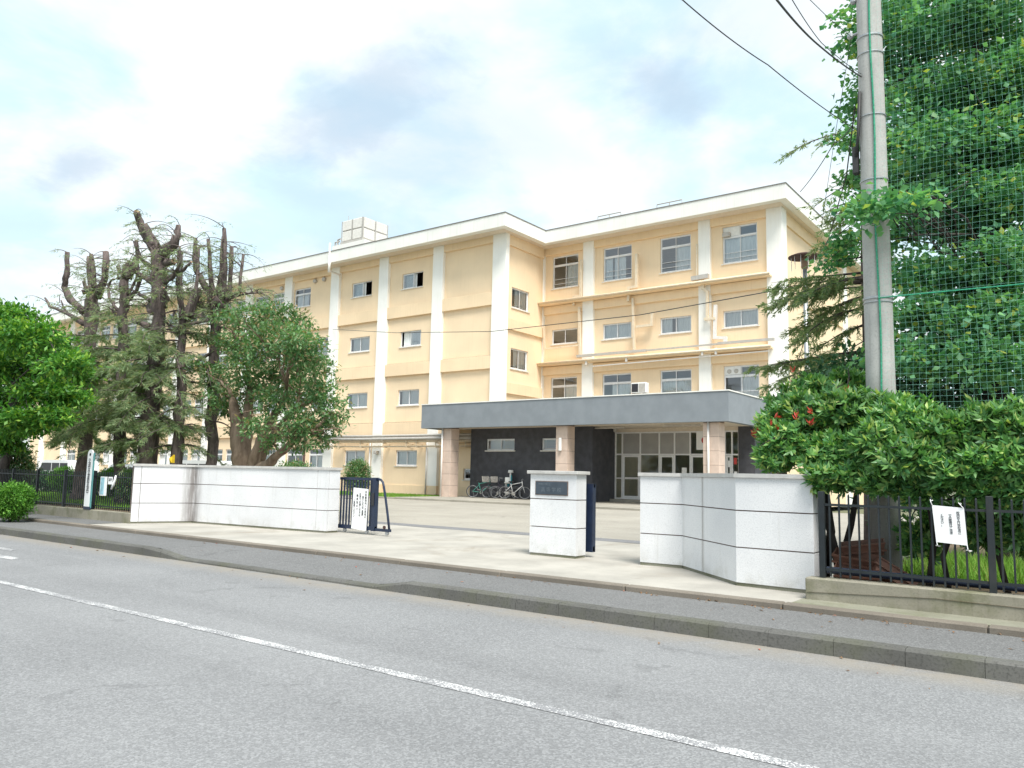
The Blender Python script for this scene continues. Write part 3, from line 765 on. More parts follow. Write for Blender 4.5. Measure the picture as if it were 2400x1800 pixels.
# ================================================================== SCHOOL BUILDING
SB = empty('school_building', (-26, 36, 0.3), 'cream four storey school building with white columns and flat white roof', 'school')
YL, CL, YR, CR = 34.2, 34.0, 38.1, 37.9          # wall and column faces of the left and right wing
XE, XS = -26.16, -12.25                          # end wall of the left wing, side wall of the right wing
ZS, ZT = 14.95, 15.68                            # soffit and roof top
def wall_holes(name, u0, u1, z0, z1, holes, place, mat, parent, depth=0.16):
    """wall face with real openings; place(u, d, z) maps to metres, d = depth behind the face"""
    mb = MB()
    us = sorted({u0, u1} | {h[0] for h in holes} | {h[1] for h in holes})
    zs = sorted({z0, z1} | {h[2] for h in holes} | {h[3] for h in holes})
    us = [u for u in us if u0 <= u <= u1]; zs = [z for z in zs if z0 <= z <= z1]
    for a, b in zip(us[:-1], us[1:]):
        for c, d in zip(zs[:-1], zs[1:]):
            m = ((a+b)/2, (c+d)/2)
            if any(h[0] < m[0] < h[1] and h[2] < m[1] < h[3] for h in holes): continue
            mb.add([place(a,0,c), place(b,0,c), place(b,0,d), place(a,0,d)], [(0,1,2,3)])
    for (a, b, c, d) in holes:
        for p, q in (((a,c),(b,c)), ((b,c),(b,d)), ((b,d),(a,d)), ((a,d),(a,c))):
            mb.add([place(p[0],0,p[1]), place(q[0],0,q[1]), place(q[0],depth,q[1]), place(p[0],depth,p[1])], [(0,3,2,1)])
    return mb.build(name, mat, parent)
PX = lambda Y: (lambda u, d, z: (u, Y+d, z))      # faces looking towards the street (-Y)
PYp = lambda X: (lambda u, d, z: (X-d, u, z))     # faces looking towards +X (u runs along Y)
def pbox(mb, place, u0, u1, d0, d1, z0, z1):
    a, b = Vector(place(u0, d0, z0)), Vector(place(u1, d1, z1))
    return mb.box(min(a.x,b.x), max(a.x,b.x), min(a.y,b.y), max(a.y,b.y), z0, z1)
def curtain_mesh(place, u0, u1, z0, z1, d, parent, seed):
    mb = MB(); r = random.Random(seed)
    n = max(6, int((u1-u0)/0.035)); ph = r.uniform(0, 6)
    for i in range(n+1):
        u = u0+(u1-u0)*i/n
        dd = d+0.022*math.sin(i*1.25+ph)+0.012*math.sin(i*0.47+ph*2)
        mb.v += [place(u, dd, z0), place(u, dd, z1)]
    for i in range(n): mb.f.append((2*i, 2*i+2, 2*i+3, 2*i+1))
    mb.build('curtain', M['curtain'], parent, smooth=True)
def window(place, u0, u1, z0, z1, parent, transom=None, rail=None, curt=((0.0,1.0),), opened=None, sill=True, blind_top=False, seed=0, frosted=False):
    fw, D = 0.045, 0.075
    fr = MB()
    pbox(fr, place, u0, u1, D, D+0.07, z0, z0+fw); pbox(fr, place, u0, u1, D, D+0.07, z1-fw, z1)
    pbox(fr, place, u0, u0+fw, D+0.001, D+0.069, z0+fw, z1-fw); pbox(fr, place, u1-fw, u1, D+0.001, D+0.069, z0+fw, z1-fw)
    zt = z1-fw
    if transom:
        pbox(fr, place, u0+fw, u1-fw, D+0.002, D+0.068, transom-0.03, transom+0.03)
    w = fr.build('window', M['alu'], parent)
    um = (u0+u1)/2
    def sash(a, b, c, d, dd, kind='glass'):
        s = MB(); t = 0.035
        pbox(s, place, a, b, dd, dd+0.025, c, c+t); pbox(s, place, a, b, dd, dd+0.025, d-t, d)
        pbox(s, place, a, a+t, dd+0.001, dd+0.024, c+t, d-t); pbox(s, place, b-t, b, dd+0.001, dd+0.024, c+t, d-t)
        s.build('sash', M['alu'], w)
        g = MB(); g.add([place(a+t, dd+0.012, c+t), place(b-t, dd+0.012, c+t), place(b-t, dd+0.012, d-t), place(a+t, dd+0.012, d-t)], [(0,1,2,3)])
        g.build('pane', M[kind], w)
    lo_t = (transom-0.03) if transom else z1-fw
    kind = 'frost' if frosted else 'glass'
    if opened == 'right': sash(u0+fw, um+0.02, z0+fw, lo_t, D+0.008, kind); sash(u0+fw+0.06, um+0.06, z0+fw, lo_t, D+0.036, kind)
    elif opened == 'left': sash(um-0.06, u1-fw-0.05, z0+fw, lo_t, D+0.008, kind); sash(um-0.02, u1-fw, z0+fw, lo_t, D+0.036, kind)
    else: sash(u0+fw, um+0.02, z0+fw, lo_t, D+0.008, kind); sash(um-0.02, u1-fw, z0+fw, lo_t, D+0.036, kind)
    if transom:
        sash(u0+fw, um+0.02, transom+0.03, z1-fw, D+0.008, 'frost' if blind_top == 'left' else kind)
        sash(um-0.02, u1-fw, transom+0.03, z1-fw, D+0.036, kind)
    if rail:
        s = MB()
        for zr in (rail, rail-0.28):
            pbox(s, place, u0+0.01, u1-0.01, D-0.035, D-0.015, zr-0.012, zr+0.012)
        s.build('guard_rail', M['alu'], w)
    if sill:
        s = MB(); pbox(s, place, u0-0.06, u1+0.06, -0.055, D+0.02, z0-0.055, z0-0.002); s.build('sill', M['sill'], w)
    for k, (a, b) in enumerate(curt):
        curtain_mesh(place, u0+(u1-u0)*a, u0+(u1-u0)*b, z0+0.05, lo_t, D+0.125, w, seed*7+k)
    return w

# ---- left wing, street face
col_x = [-26.44, -31.02, -35.57, -40.11, -44.96] + [-44.96-4.53*i for i in range(1, 9)]
cw = [0.95]+[0.82]*12
wins_l = []       # (u0, u1, z0, z1, kwargs)
rnd = random.Random(3)
def wl(u0, u1, z0, z1, **k): wins_l.append((u0, u1, z0, z1, k))
for (u0, u1) in ((-38.63, -36.78), (-34.1, -32.37)):
    o = {-38.63: ('right', None, None, None), -34.1: ('right', 'left', None, None)}[u0]
    wl(u0, u1, 12.75, 13.70, opened=o[0], curt=((0.05,0.62),)); wl(u0, u1, 9.15, 10.10, opened=o[1], curt=((0.08,0.95),))
    wl(u0, u1, 5.58, 6.52, curt=((0.1,0.98),)); wl(u0, u1, 1.98, 2.90, curt=((0.02,0.95),))
for i in range(3, 11):
    a, b = col_x[i+1]+0.5, col_x[i]-0.5
    for z0, z1, tr in ((12.72, 14.02, 13.62), (9.10, 10.40, 10.02), (5.55, 6.85, 6.45), (1.75, 3.0, 2.62)):
        for u0 in ((a+0.02, ) if i == 3 else (a-0.05, a+2.05)):
            if i == 3 and z0 > 12: u0 = -44.49
            wl(u0, u0+1.72, z0, z1, transom=tr, curt=((0.0, rnd.uniform(0.5,1.0)),) if rnd.random() < 0.8 else (), opened=rnd.choice([None, None, 'left']))
        if i == 3: wl(-42.15, -40.66, z0, z1, transom=tr, curt=((0.1,1.0),)) if z0 < 12 else None
        elif i == 4 and z0 > 12: pass
wl(at(1086,1110,YL).x, -27.66, at(1088,1124,YL).z, at(1088,1098,YL).z, curt=())
FLOORS = ((0.30, 3.81), (4.55, 7.39), (8.12, 10.97), (11.70, 14.54))
wall_holes('wall', -84.0, XE, 0.2, 14.93, [(a,b,c,d) for a,b,c,d,_ in wins_l], PX(YL), M['cream'], SB)
for k, (a, b, c, d, kw) in enumerate(wins_l): window(PX(YL), a, b, c, d, SB, seed=k, **kw)
col_left = None
for xc, w in zip(col_x, cw):
    c = MB().bbox(xc-w/2, xc+w/2, CL, YL+0.12, 0.86, ZS-0.004, 0.015).build('column', M['column'], SB)
    MB().bbox(xc-w/2-0.02, xc+w/2+0.02, CL-0.02, YL+0.10, 0.2, 0.855, 0.015).build('column_base', M['beam'], SB)
BANDS = ((14.54, ZS-0.003), (10.97, 11.70), (7.39, 8.12), (3.81, 4.55))
edges = sorted(zip(col_x, cw))
for (xa, wa), (xb, wb) in zip(edges[:-1], edges[1:]):
    for z0, z1 in BANDS:
        MB().bbox(xa+wa/2+0.002, xb-wb/2-0.002, YL-0.165, YL+0.05, z0, z1, 0.01).build('beam', M['beam'], SB)
        MB().box(xa+wa/2+0.002, xb-wb/2-0.002, YL-0.05, YL+0.02, z1+0.0005, z1+0.030).build('drip_line', M['joint'], SB)
    MB().box(xa+wa/2+0.024, xb-wb/2-0.024, YL-0.03, YL+0.02, 0.2, 0.855).build('plinth', M['beam'], SB)
# ---- end wall of the left wing (faces +X)
ew = [(34.88, 36.52, 10.90, 12.06), (34.88, 36.52, 7.45, 8.60)]
wall_holes('wall', CL+0.25, 38.6, 0.2, 14.93, ew, PYp(XE), M['cream'], SB)
for k, (a, b, c, d) in enumerate(ew): window(PYp(XE), a, b, c, d, SB, curt=((0.3,1.0),), seed=90+k)
for z0, z1 in ((14.36, ZS-0.003), (9.60, 10.20), (6.02, 6.62)):
    MB().box(XE-0.05, XE+0.12, YL+0.125, 37.85, z0, z1).build('beam', M['beam'], SB)
# ---- right wing, street face
wins_r = []
for (u0, u1) in ((-25.60, -23.83), (-22.17, -20.37), (-18.65, -16.88), (-15.15, -13.34)):
    wins_r.append((u0, u1, 12.50, 14.43, dict(transom=13.88, rail=13.05)))
    wins_r.append((u0, u1, 9.18, 10.06, dict()))
    wins_r.append((u0, u1, 5.42, 7.24, dict(transom=6.72, rail=5.95)))
cu = {(0,0):((0.5,1.0),), (1,0):((0.0,0.3),(0.35,0.75)), (2,0):((0.5,1.0),), (3,0):((0.0,1.0),), (0,1):(), (1,1):((0.0,1.0),), (2,1):((0.0,0.35),(0.5,1.0)), (3,1):((0.0,1.0),), (0,2):((0.5,1.0),), (1,2):((0.3,1.0),), (2,2):((0.0,1.0),), (3,2):((0.45,1.0),)}
wall_holes('wall', XE, XS, 4.0, 14.93, [w[:4] for w in wins_r], PX(YR), M['cream'], SB)
for k, (a, b, c, d, kw) in enumerate(wins_r):
    if (k//3, k%3) == (3, 2): kw['blind_top'] = 'left'
    window(PX(YR), a, b, c, d, SB, curt=cu[(k//3, k%3)], seed=120+k, **kw)
# exhaust panel with two louvres in the right window of the first floor, and a fan box above
MB().box(-15.09, -14.28, YR+0.06, YR+0.074, 6.80, 7.19).build('vent_panel', M['white'], SB)
for xx in (-14.88, -14.52):
    MB().lathe((xx, YR+0.03, 6.97), [(0.10, 0), (0.115, 0.02), (0.115, 0.03)], 16, 'y').build('vent_louvre', M['greypipe'], SB)
MB().bbox(-15.12, -14.72, YR-0.12, YR+0.06, 13.90, 14.12, 0.02).build('vent_hood', M['greypipe'], SB)
MB().box(-15.10, -14.26, YR+0.055, YR+0.07, 13.93, 14.38).build('vent_panel', M['white'], SB)
rc = [(-26.29, 0.36), (-23.05, 0.70), (-16.07, 0.65), (-12.44, 0.78)]
for xc, w in rc:
    MB().bbox(xc-w/2, xc+w/2, CR, YR+(0.55 if xc > -13 else 0.12), 4.0, ZS-0.004, 0.015).build('column', M['column'], SB)
for (xa, wa), (xb, wb) in zip(rc[:-1], rc[1:]):
    for z0, z1 in BANDS[:3]:
        MB().bbox(xa+wa/2+0.002, xb-wb/2-0.002, YR-0.165, YR+0.05, z0, z1-(0.25 if z1 < 14 else 0), 0.01).build('beam', M['beam'], SB)
for z in (11.47, 7.90):
    MB().bbox(-26.42, -12.57, 37.48, YR+0.05, z, z+0.10, 0.012).build('ledge', M['beam'], SB)
    MB().tube([(-26.45, 37.45, z+0.12), (-12.55, 37.45, z+0.10)], 0.065, 10).build('ledge_gutter', M['pipe'], SB, smooth=True)
# ---- side wall of the right wing (faces +X) and closing walls
wall_holes('wall', YR+0.56, 56, 0.2, 14.93, [], PYp(XS), M['cream'], SB)
for z0, z1 in BANDS[:3]:
    MB().box(XS-0.05, XS+0.09, YR+0.57, 49.4, z0-0.22, z1-0.22 if z1 < 14 else ZS-0.003).build('beam', M['beam'], SB)
MB().bbox(XS-0.3, XS+0.2, 49.4, 50.1, 0.2, ZS-0.004, 0.015).build('column', M['column'], SB)
MB().box(-84, XS, 55.9, 56.1, 0.2, 14.93).box(-84.1, -83.9, 34.3, 56, 0.2, 14.93).build('back_wall', M['cream'], SB)
for z in (0.32, 3.95, 7.55, 11.1): MB().box(-83.8, XE-0.4, YL+0.5, 55.8, z, z+0.15).box(XE-0.39, XS-0.4, YR+0.5, 55.8, z, z+0.15).build('floor_slab', M['room'], SB)
MB().box(-83.8, XE-0.4, 38.9, 39.0, 0.5, 14.8).box(XE-0.39, XS-0.4, 43.0, 43.1, 0.5, 14.8).build('corridor_wall', M['room'], SB)
for xp in col_x[1:]: MB().box(xp-0.05, xp+0.05, YL+0.55, 38.85, 0.5, 14.7).build('room_wall', M['room'], SB)
# ---- roof
roof_pts = [(-85.0, 33.0), (-25.33, 33.0), (-25.33, 36.9), (-11.52, 36.9), (-11.52, 57), (-85.0, 57)]
roof = MB().prism(roof_pts, ZS, ZT).build('roof', M['fascia'], SB)
edge = [(-85.03, 32.97), (-25.30, 32.97), (-25.30, 36.87), (-11.49, 36.87), (-11.49, 57.03), (-85.03, 57.03)]
MB().prism(edge, ZT+0.001, ZT+0.045).build('roof_edge', M['coping'], roof)
MB().prism([(-84.6, 33.4), (-25.7, 33.4), (-25.7, 37.3), (-11.9, 37.3), (-11.9, 56.6), (-84.6, 56.6)], ZS-0.012, ZS-0.002).build('soffit_board', M['soffit'], roof)
for x0, x1 in ((-21.9, -20.45), (-18.3, -16.87)):
    r = MB()
    r.tube([(x0, 37.0, ZT-0.02), (x0, 37.0, ZT+0.26), (x1, 37.0, ZT+0.26), (x1, 37.0, ZT-0.02)], 0.03, 6); r.tube([((x0+x1)/2, 37.0, ZT), ((x0+x1)/2, 37.0, ZT+0.26)], 0.026, 6)
    r.build('roof_handrail', M['greypipe'], SB)
# ---- ducts and pipes on the right wing (plane just proud of the wall)
def duct(pts, w, mat, Y=37.78, name='duct', sub=(1150, 400, 0.36166)):
    P = [at(sub[0]+a*sub[2], sub[1]+b*sub[2], Y) for a, b in pts]
    m = MB()
    for p, q in zip(P[:-1], P[1:]):
        t = (q-p).normalized(); k_ = len(m.v)//8; w_ = w*(1.0-0.035*(k_ % 3))
        m.bar(p-t*w_*0.47, q+t*w_*0.47, w_, w_)
    m.build(name, M[mat], SB)
duct([(947,548),(947,752),(897,760),(893,838)], 0.16, 'pipe'); duct([(922,835),(931,1160)], 0.12, 'pipe')
duct([(587,585),(583,812),(540,818),(538,868)], 0.12, 'pipe'); duct([(574,890),(580,1200)], 0.13, 'pipe')
duct([(1337,480),(1335,680)], 0.07, 'pipe', 37.86); duct([(1315,700),(1400,685)], 0.22, 'greypipe', 37.6, 'duct_box')
duct([(1371,690),(1378,765),(1406,785),(1404,960)], 0.14, 'pipe', 37.7); duct([(1392,962),(1450,958)], 0.13, 'pipe', 37.7)
duct([(1458,880),(1455,965),(1452,1082),(1522,1085),(1522,1112)], 0.16, 'whitepipe', 37.75)
duct([(1048,930),(1044,1000),(950,1012)], 0.13, 'pipe'); duct([(345,1012),(350,1155),(565,1132)], 0.10, 'pipe')
duct([(565,1203),(1000,1166)], 0.14, 'greypipe', 37.65); duct([(1000,1166),(1600,1112)], 0.09, 'greypipe', 37.65); duct([(1480,1120),(1830,1092)], 0.13, 'greypipe', 37.6)
duct([(660,1268),(1800,1168)], 0.05, 'whitepipe', 37.55)
for x in (620, 880, 1372, 1460): duct([(x, 1255-(x-600)*0.082),(x, 1225-(x-600)*0.082)], 0.10, 'whitepipe', 37.5, 'pipe_clamp')
# drain on the left wing roof, vents, pipe rack over the ground floor
MB().tube([at(773,600,32.90), at(771,638,32.90)], 0.085, 10).build('rain_head', M['column'], SB, smooth=True)
MB().tube([at(773,582,32.93)+Vector((0,0,0.35)), at(771,625,32.93), at(774,636,33.3), at(798,645,33.85)], 0.065, 8).build('rain_pipe', M['whitepipe'], SB, smooth=True)
for px, py in ((740,659),(761,655),(662,676),(1046,1140)):
    p = at(px, py, YL-0.02); MB().lathe((p.x, p.y-0.14, p.z), [(0.12, 0), (0.15, 0.05), (0.15, 0.15)], 14, 'y').build('vent_cap', M['greypipe'], SB)
for z, r, m, y in ((3.74,0.075,'greypipe',33.62),(3.56,0.10,'greypipe',33.60),(3.40,0.06,'pipe',33.72),(3.12,0.045,'pipe',33.85)):
    MB().tube([(-40.4, y, z+0.03), (-36, y, z-0.01), (-30, y, z), (-27.7, y, z)], r, 10).build('service_pipe', M[m], SB, smooth=True)
for x in (-40.2, -38.6, -36.6, -34.6, -32.7, -31.9, -30.4, -29.3, -28.2):
    MB().bar((x, 33.6, 3.30), (x, 34.18, 3.30), 0.05, 0.05).bar((x, 33.62, 3.05), (x, 33.62, 3.80), 0.04, 0.04).bar((x, 33.62, 3.06), (x, 34.18, 3.06), 0.04, 0.04).build('pipe_bracket', M['pipe'], SB)
MB().tube([(-36.05, 33.93, 3.5), (-36.05, 33.93, 0.9), (-36.05, 33.93, 0.35)], 0.055, 8).build('rain_pipe', M['whitepipe'], SB, smooth=True)
MB().tube([(-31.35, 33.93, 3.5), (-31.35, 33.93, 0.32)], 0.045, 8).build('rain_pipe', M['whitepipe'], SB, smooth=True)
p = at(877, 1060, 33.7); MB().bbox(p.x-0.12, p.x+0.12, 33.72, 33.98, p.z-0.1, p.z+0.1, 0.02).build('wall_lamp', M['greypipe'], SB)

# ---- entrance block
DY = 33.4
dw = [(-26.54, -24.67, 2.85, 3.46), (-22.95, -21.08, 2.85, 3.46)]
wall_holes('entrance_wall', -27.6, -19.95, 0.3, 4.06, dw, PX(DY), M['darkwall'], SB)
for k, (a, b, c, d) in enumerate(dw): window(PX(DY), a, b, c, d, SB, curt=(), seed=200+k)
MB().box(-27.62, -27.605, DY+0.003, 34.19, 0.3, 4.06).build('entrance_wall', M['darkwall'], SB)
MB().box(-20.10, -19.95, DY+0.002, 35.7, 0.3, 4.06).build('entrance_wall', M['darkwall'], SB)
MB().box(-13.47, -12.84, 35.55, 36.1, 0.3, 4.06).box(-12.838, -12.70, 35.56, 38.0, 0.3, 4.06).build('entrance_wall', M['darkwall'], SB)
sw = (-27.62, -27.25)
GY = 35.6
mull = [-19.91, -19.53, -18.52, -17.48, -16.67, -15.86, -15.00, -14.13, -13.79, -13.47]
gz0, gzt, gz1 = 0.50, 2.73, 3.84
eg = MB()
for x in mull: eg.box(x-0.035, x+0.035, GY, GY+0.08, gz0, gz1)
for z in (gz0+0.03, gzt, gz1-0.03): eg.box(mull[0]+0.036, mull[-1]-0.036, GY+0.003, GY+0.077, z-0.035, z+0.035)
eg = eg.build('entrance_glazing', M['alu'], SB)
for i, (a, b) in enumerate(zip(mull[:-1], mull[1:])):
    a, b = a+0.034, b-0.034
    top = 'frost' if i in (1, 2, 3, 4) else 'clearglass'
    MB().add([(a,GY+0.04,gzt+0.036),(b,GY+0.04,gzt+0.036),(b,GY+0.04,gz1-0.066),(a,GY+0.04,gz1-0.066)], [(0,1,2,3)]).build('pane', M[top], eg)
    if i in (1, 3, 5, 7):
        d = MB(); z0, z1 = gz0+0.07, gzt-0.045
        d.box(a+0.01, a+0.09, GY+0.02, GY+0.06, z0, z1); d.box(b-0.09, b-0.01, GY+0.02, GY+0.06, z0, z1)
        for z, h in ((z0, 0.1), (1.50, 0.09), (z1-0.09, 0.09)): d.box(a+0.09, b-0.09, GY+0.022, GY+0.058, z, z+h)
        d.build('door', M['alu'], eg)
        MB().tube([(a+0.13,GY-0.02,1.35),(a+0.13,GY-0.03,1.42),(a+0.13,GY-0.03,1.75),(a+0.13,GY-0.02,1.82)], 0.012, 6).build('door_handle', M['steel'], eg)
    else:
        MB().box(a, b, GY+0.015, GY+0.065, 1.50, 1.56).build('mid_rail', M['alu'], eg)
    MB().add([(a,GY+0.041,gz0+0.066),(b,GY+0.041,gz0+0.066),(b,GY+0.041,gzt-0.036),(a,GY+0.041,gzt-0.036)], [(0,1,2,3)]).build('pane', M['clearglass'], eg)
MB().box(mull[0], mull[-1], GY+0.02, GY+0.3, gz1+0.003, 4.06).build('bulkhead', M['soffit'], SB)
MB().box(-16.30, -16.05, GY+0.025, GY+0.03, 1.55, 2.10).build('notice', M['paper'], eg)
MB().box(-15.55, -15.05, GY+0.025, GY+0.03, 2.95, 3.78).build('poster', M['paper'], eg)
MB().lathe((-15.12, GY+0.018, 3.40), [(0.17, 0), (0.17, 0.004)], 20, 'y').build('poster_mark', M['red'], eg)
MB().box(-13.72, -13.57, GY+0.025, GY+0.03, 2.28, 2.58).build('poster', M['red'], eg)
MB().box(-13.71, -13.56, GY+0.025, GY+0.03, 1.6, 1.95).build('notice', M['paper'], eg)
MB().box(-13.99, -13.90, GY-0.002, GY+0.012, 2.15, 2.45).build('notice', M['paper'], eg)
# hall behind the glass
MB().box(-24, -12.9, 35.7, 42.8, 0.38, 0.44).build('hall_floor', M['room'], SB)
MB().box(-24, -12.9, 42.7, 42.9, 0.44, 4.0).box(-20.3, -20.15, 35.75, 42.7, 0.44, 4.0).box(-13.1, -12.95, 36.2, 42.7, 0.44, 4.0).build('hall_wall', M['room'], SB)
MB().box(-20.1, -13.1, 35.95, 42.7, 3.90, 3.98).build('hall_ceiling', M['soffit'], SB)
for xx in (-19.2, -17.9, -16.6, -15.3):
    MB().bbox(xx-0.5, xx+0.5, 38.6, 38.95, 0.45, 1.75, 0.01).build('shoe_locker', M['pillar'], SB)
MB().bbox(-18.1, -17.0, 37.0, 37.12, 3.80, 3.86, 0.01).build('hall_lamp', emit('lit_lamp', (1.0, 0.85, 0.6), 14.0), SB)

# ---- canopy
CX0, CX1, CY0, CY1, CZ0, CZ1 = -29.57, -12.33, 31.5, 38.0, 3.97, 5.23
cn = MB()
cn.box(CX0, CX1, CY0, CY0+0.3, CZ0, CZ1); cn.box(CX0, CX0+0.3, CY0+0.3, YL-0.12, CZ0, CZ1); cn.box(CX1-0.3, CX1, CY0+0.3, CY1, CZ0, CZ1)
canopy = cn.build('canopy', M['canopy'], SB)
MB().box(CX0+0.3, CX1-0.3, CY0+0.3, YL-0.12, CZ1-0.45, CZ1-0.30).box(XE+0.4, CX1-0.3, YL-0.119, CY1-0.01, CZ1-0.45, CZ1-0.30).build('deck', M['porch'], canopy)
MB().box(CX0+0.3, CX1-0.3, CY0+0.3, YL-0.13, CZ0+0.05, CZ0+0.09).box(XE+0.4, CX1-0.3, YL-0.129, CY1-0.1, CZ0+0.05, CZ0+0.09).build('soffit_board', M['soffit'], canopy)
cp = MB()
cp.box(CX0-0.03, CX1+0.03, CY0-0.03, CY0+0.33, CZ1+0.001, CZ1+0.05); cp.box(CX0-0.03, CX0+0.33, CY0+0.331, YL-0.13, CZ1+0.001, CZ1+0.05); cp.box(CX1-0.33, CX1+0.03, CY0+0.331, CY1, CZ1+0.001, CZ1+0.05)
cp.build('canopy_edge', M['fascia'], canopy)
for x0, x1, yy in ((-20.1, -18.3, 33.6), (-16.0, -14.2, 32.9)):
    MB().bbox(x0, x1, yy, yy+0.12, 3.90, 3.98, 0.01).build('canopy_lamp', M['greypipe'], canopy)
MB().lathe((-19.55, 34.9, 3.80), [(0.05, 0), (0.09, 0.05), (0.09, 0.2)], 12).build('camera_dome', M['greypipe'], canopy)
for k, (x0, x1) in enumerate(((-28.30, -27.66), (-21.03, -20.38), (-13.58, -12.88))):
    y0, y1 = 31.8, 32.45
    core = MB().box(x0+0.012, x1-0.012, y0+0.012, y1-0.012, 0.3, CZ0+0.055).build('pillar', M['grout'], SB)
    z = 0.355
    while z < CZ0-0.02:
        zt_ = min(z+0.60, CZ0+0.052)
        MB().bbox(x0, x1, y0, y1, z+0.006, zt_-0.006, 0.006).build('stone_block', M['pillar'], core)
        z += 0.60
    if k != 1:
        xp = x0+0.07 if k == 0 else x0+0.26
        MB().tube([(xp, y0-0.06, CZ0), (xp, y0-0.06, 0.36)], 0.05, 10).build('rain_pipe', M['whitepipe'], core, smooth=True)
    else:
        MB().bbox(x0+0.22, x0+0.36, y0-0.13, y0, 2.75, 3.38, 0.03).build('wall_lamp', M['white'], core)
# small low window and yellow wall at the end of the left wing ground floor is part of wins_l above

# ---- things on the roofs
tk = empty('water_tank', (-44.5, 40.5, ZT), 'cream panelled water tank on the roof of the left wing', 'water tank')
def P40(px, py, y): return at(px, py, y)
TX0, TX1, TY0, TY1 = -46.6, -43.85, 41.0, 43.6
zb_, zt2 = 19.55, 21.35
TX0, TX1 = at(803, 540, TY0).x, at(850, 540, TY0).x
zb_, zt2 = at(848, 558, TY0).z, at(848, 508, TY0).z
MB().box(TX0+0.02, TX1-0.02, TY0+0.02, TY1-0.02, zb_, zt2-0.02).build('tank_core', M['greypipe'], tk)
nx, ny = 2, 2
for i in range(nx):
    for j in range(2):
        a, b = TX0+(TX1-TX0)*i/nx, TX0+(TX1-TX0)*(i+1)/nx; c, d = zb_+(zt2-zb_)*j/2, zb_+(zt2-zb_)*(j+1)/2
        MB().bbox(a+0.03, b-0.03, TY0-0.05, TY0+0.05, c+0.03, d-0.03, 0.045).build('panel', M['sill'], tk)
for i in range(ny):
    for j in range(2):
        a, b = TY0+(TY1-TY0)*i/ny, TY0+(TY1-TY0)*(i+1)/ny; c, d = zb_+(zt2-zb_)*j/2, zb_+(zt2-zb_)*(j+1)/2
        MB().bbox(TX1-0.05, TX1+0.05, a+0.03, b-0.03, c+0.03, d-0.03, 0.045).build('panel', M['sill'], tk)
fr = MB()
for x in (TX0, (TX0+TX1)/2, TX1): fr.box(x-0.05, x+0.05, TY0-0.07, TY0-0.055, zb_-0.1, zt2-0.04)
fr.box(TX0-0.1, TX1+0.1, TY0-0.1, TY1+0.1, zb_-0.22, zb_-0.005)
for y in (TY0, (TY0+TY1)/2, TY1): fr.box(TX1+0.056, TX1+0.07, y-0.05, y+0.05, zb_-0.1, zt2-0.04)
fr.build('tank_frame', M['greypipe'], tk)
MB().box(TX0-0.9, TX1+0.5, TY0-0.2, TY1+0.6, ZT+0.03, zb_-0.221).build('tank_house', M['fascia'], tk)
MB().tube([(TX0-0.4, TY0-0.1, zb_-0.2), (TX0-0.4, TY0-0.1, zb_+0.25), (TX0-0.1, TY0-0.1, zb_+0.3)], 0.07, 8).tube([(TX0-0.7, TY0-0.1, zb_-0.2), (TX0-0.7, TY0-0.1, zb_+0.1), (TX0-0.2, TY0-0.1, zb_+0.1)], 0.06, 8).build('tank_pipe', M['greypipe'], tk)
MB().tube([(TX0+0.3, TY0+0.3, zt2), (TX0+0.3, TY0+0.3, zt2+0.5)], 0.02, 6).build('vent_pipe', M['greypipe'], tk)
ax, ay, az = at(1500, 912, 36.2).x, 36.2, CZ1-0.30
rise = at(1500, 921, 36.2).z-0.10-az
ac = empty('air_conditioner', (ax, ay, az), 'white air conditioner outdoor unit on the grey entrance canopy', 'air conditioner')
MB().bbox(ax-0.42, ax+0.42, ay-0.17, ay+0.17, az+rise+0.08, az+rise+0.62, 0.02).build('casing', M['white'], ac)
MB().box(ax-0.38, ax-0.02, ay-0.178, ay-0.171, az+rise+0.14, az+rise+0.56).build('fan_grille', M['black'], ac)
MB().box(ax+0.02, ax+0.38, ay-0.176, ay-0.1715, az+rise+0.14, az+rise+0.56).build('side_grille', M['greypipe'], ac)
MB().box(ax-0.35, ax-0.25, ay-0.2, ay+0.2, az, az+rise+0.08).box(ax+0.25, ax+0.35, ay-0.2, ay+0.2, az, az+rise+0.08).build('foot', M['grout'], ac)

# ================================================================== VEGETATION
def unit(v): return v/np.maximum(np.linalg.norm(v, axis=-1, keepdims=True), 1e-9)
def leaf_arrays(P, D, S, L, W, fold=0.12):
    """kite leaves: base P, axis D, side S"""
    n = len(P)
    L = np.broadcast_to(L, (n,))[:, None]; W = np.broadcast_to(W, (n,))[:, None]
    N = np.cross(D, S)
    V = np.empty((n, 4, 3))
    V[:, 0] = P
    V[:, 1] = P + D*L*0.48 + S*W*0.5 + N*W*fold
    V[:, 2] = P + D*L
    V[:, 3] = P + D*L*0.48 - S*W*0.5 + N*W*fold
    i = np.arange(n)[:, None]*4
    F = np.concatenate([i+np.array([[0,1,2]]), i+np.array([[0,2,3]])], 0)
    return V.reshape(-1, 3), F
class Leaves:
    def __init__(s): s.V, s.F, s.n = [], [], 0
    def add(s, V, F): s.V.append(V); s.F.append(F+s.n); s.n += len(V)
    def build(s, name, mat, parent, **kw):
        o = np.array(ORG.get(parent.name, Vector((0,0,0)))) if parent else np.zeros(3)
        me = np_mesh(name, np.concatenate(s.V)-o, np.concatenate(s.F))
        return link(name, me, mat, parent, **kw)
UP = np.array([0, 0, 1.0])
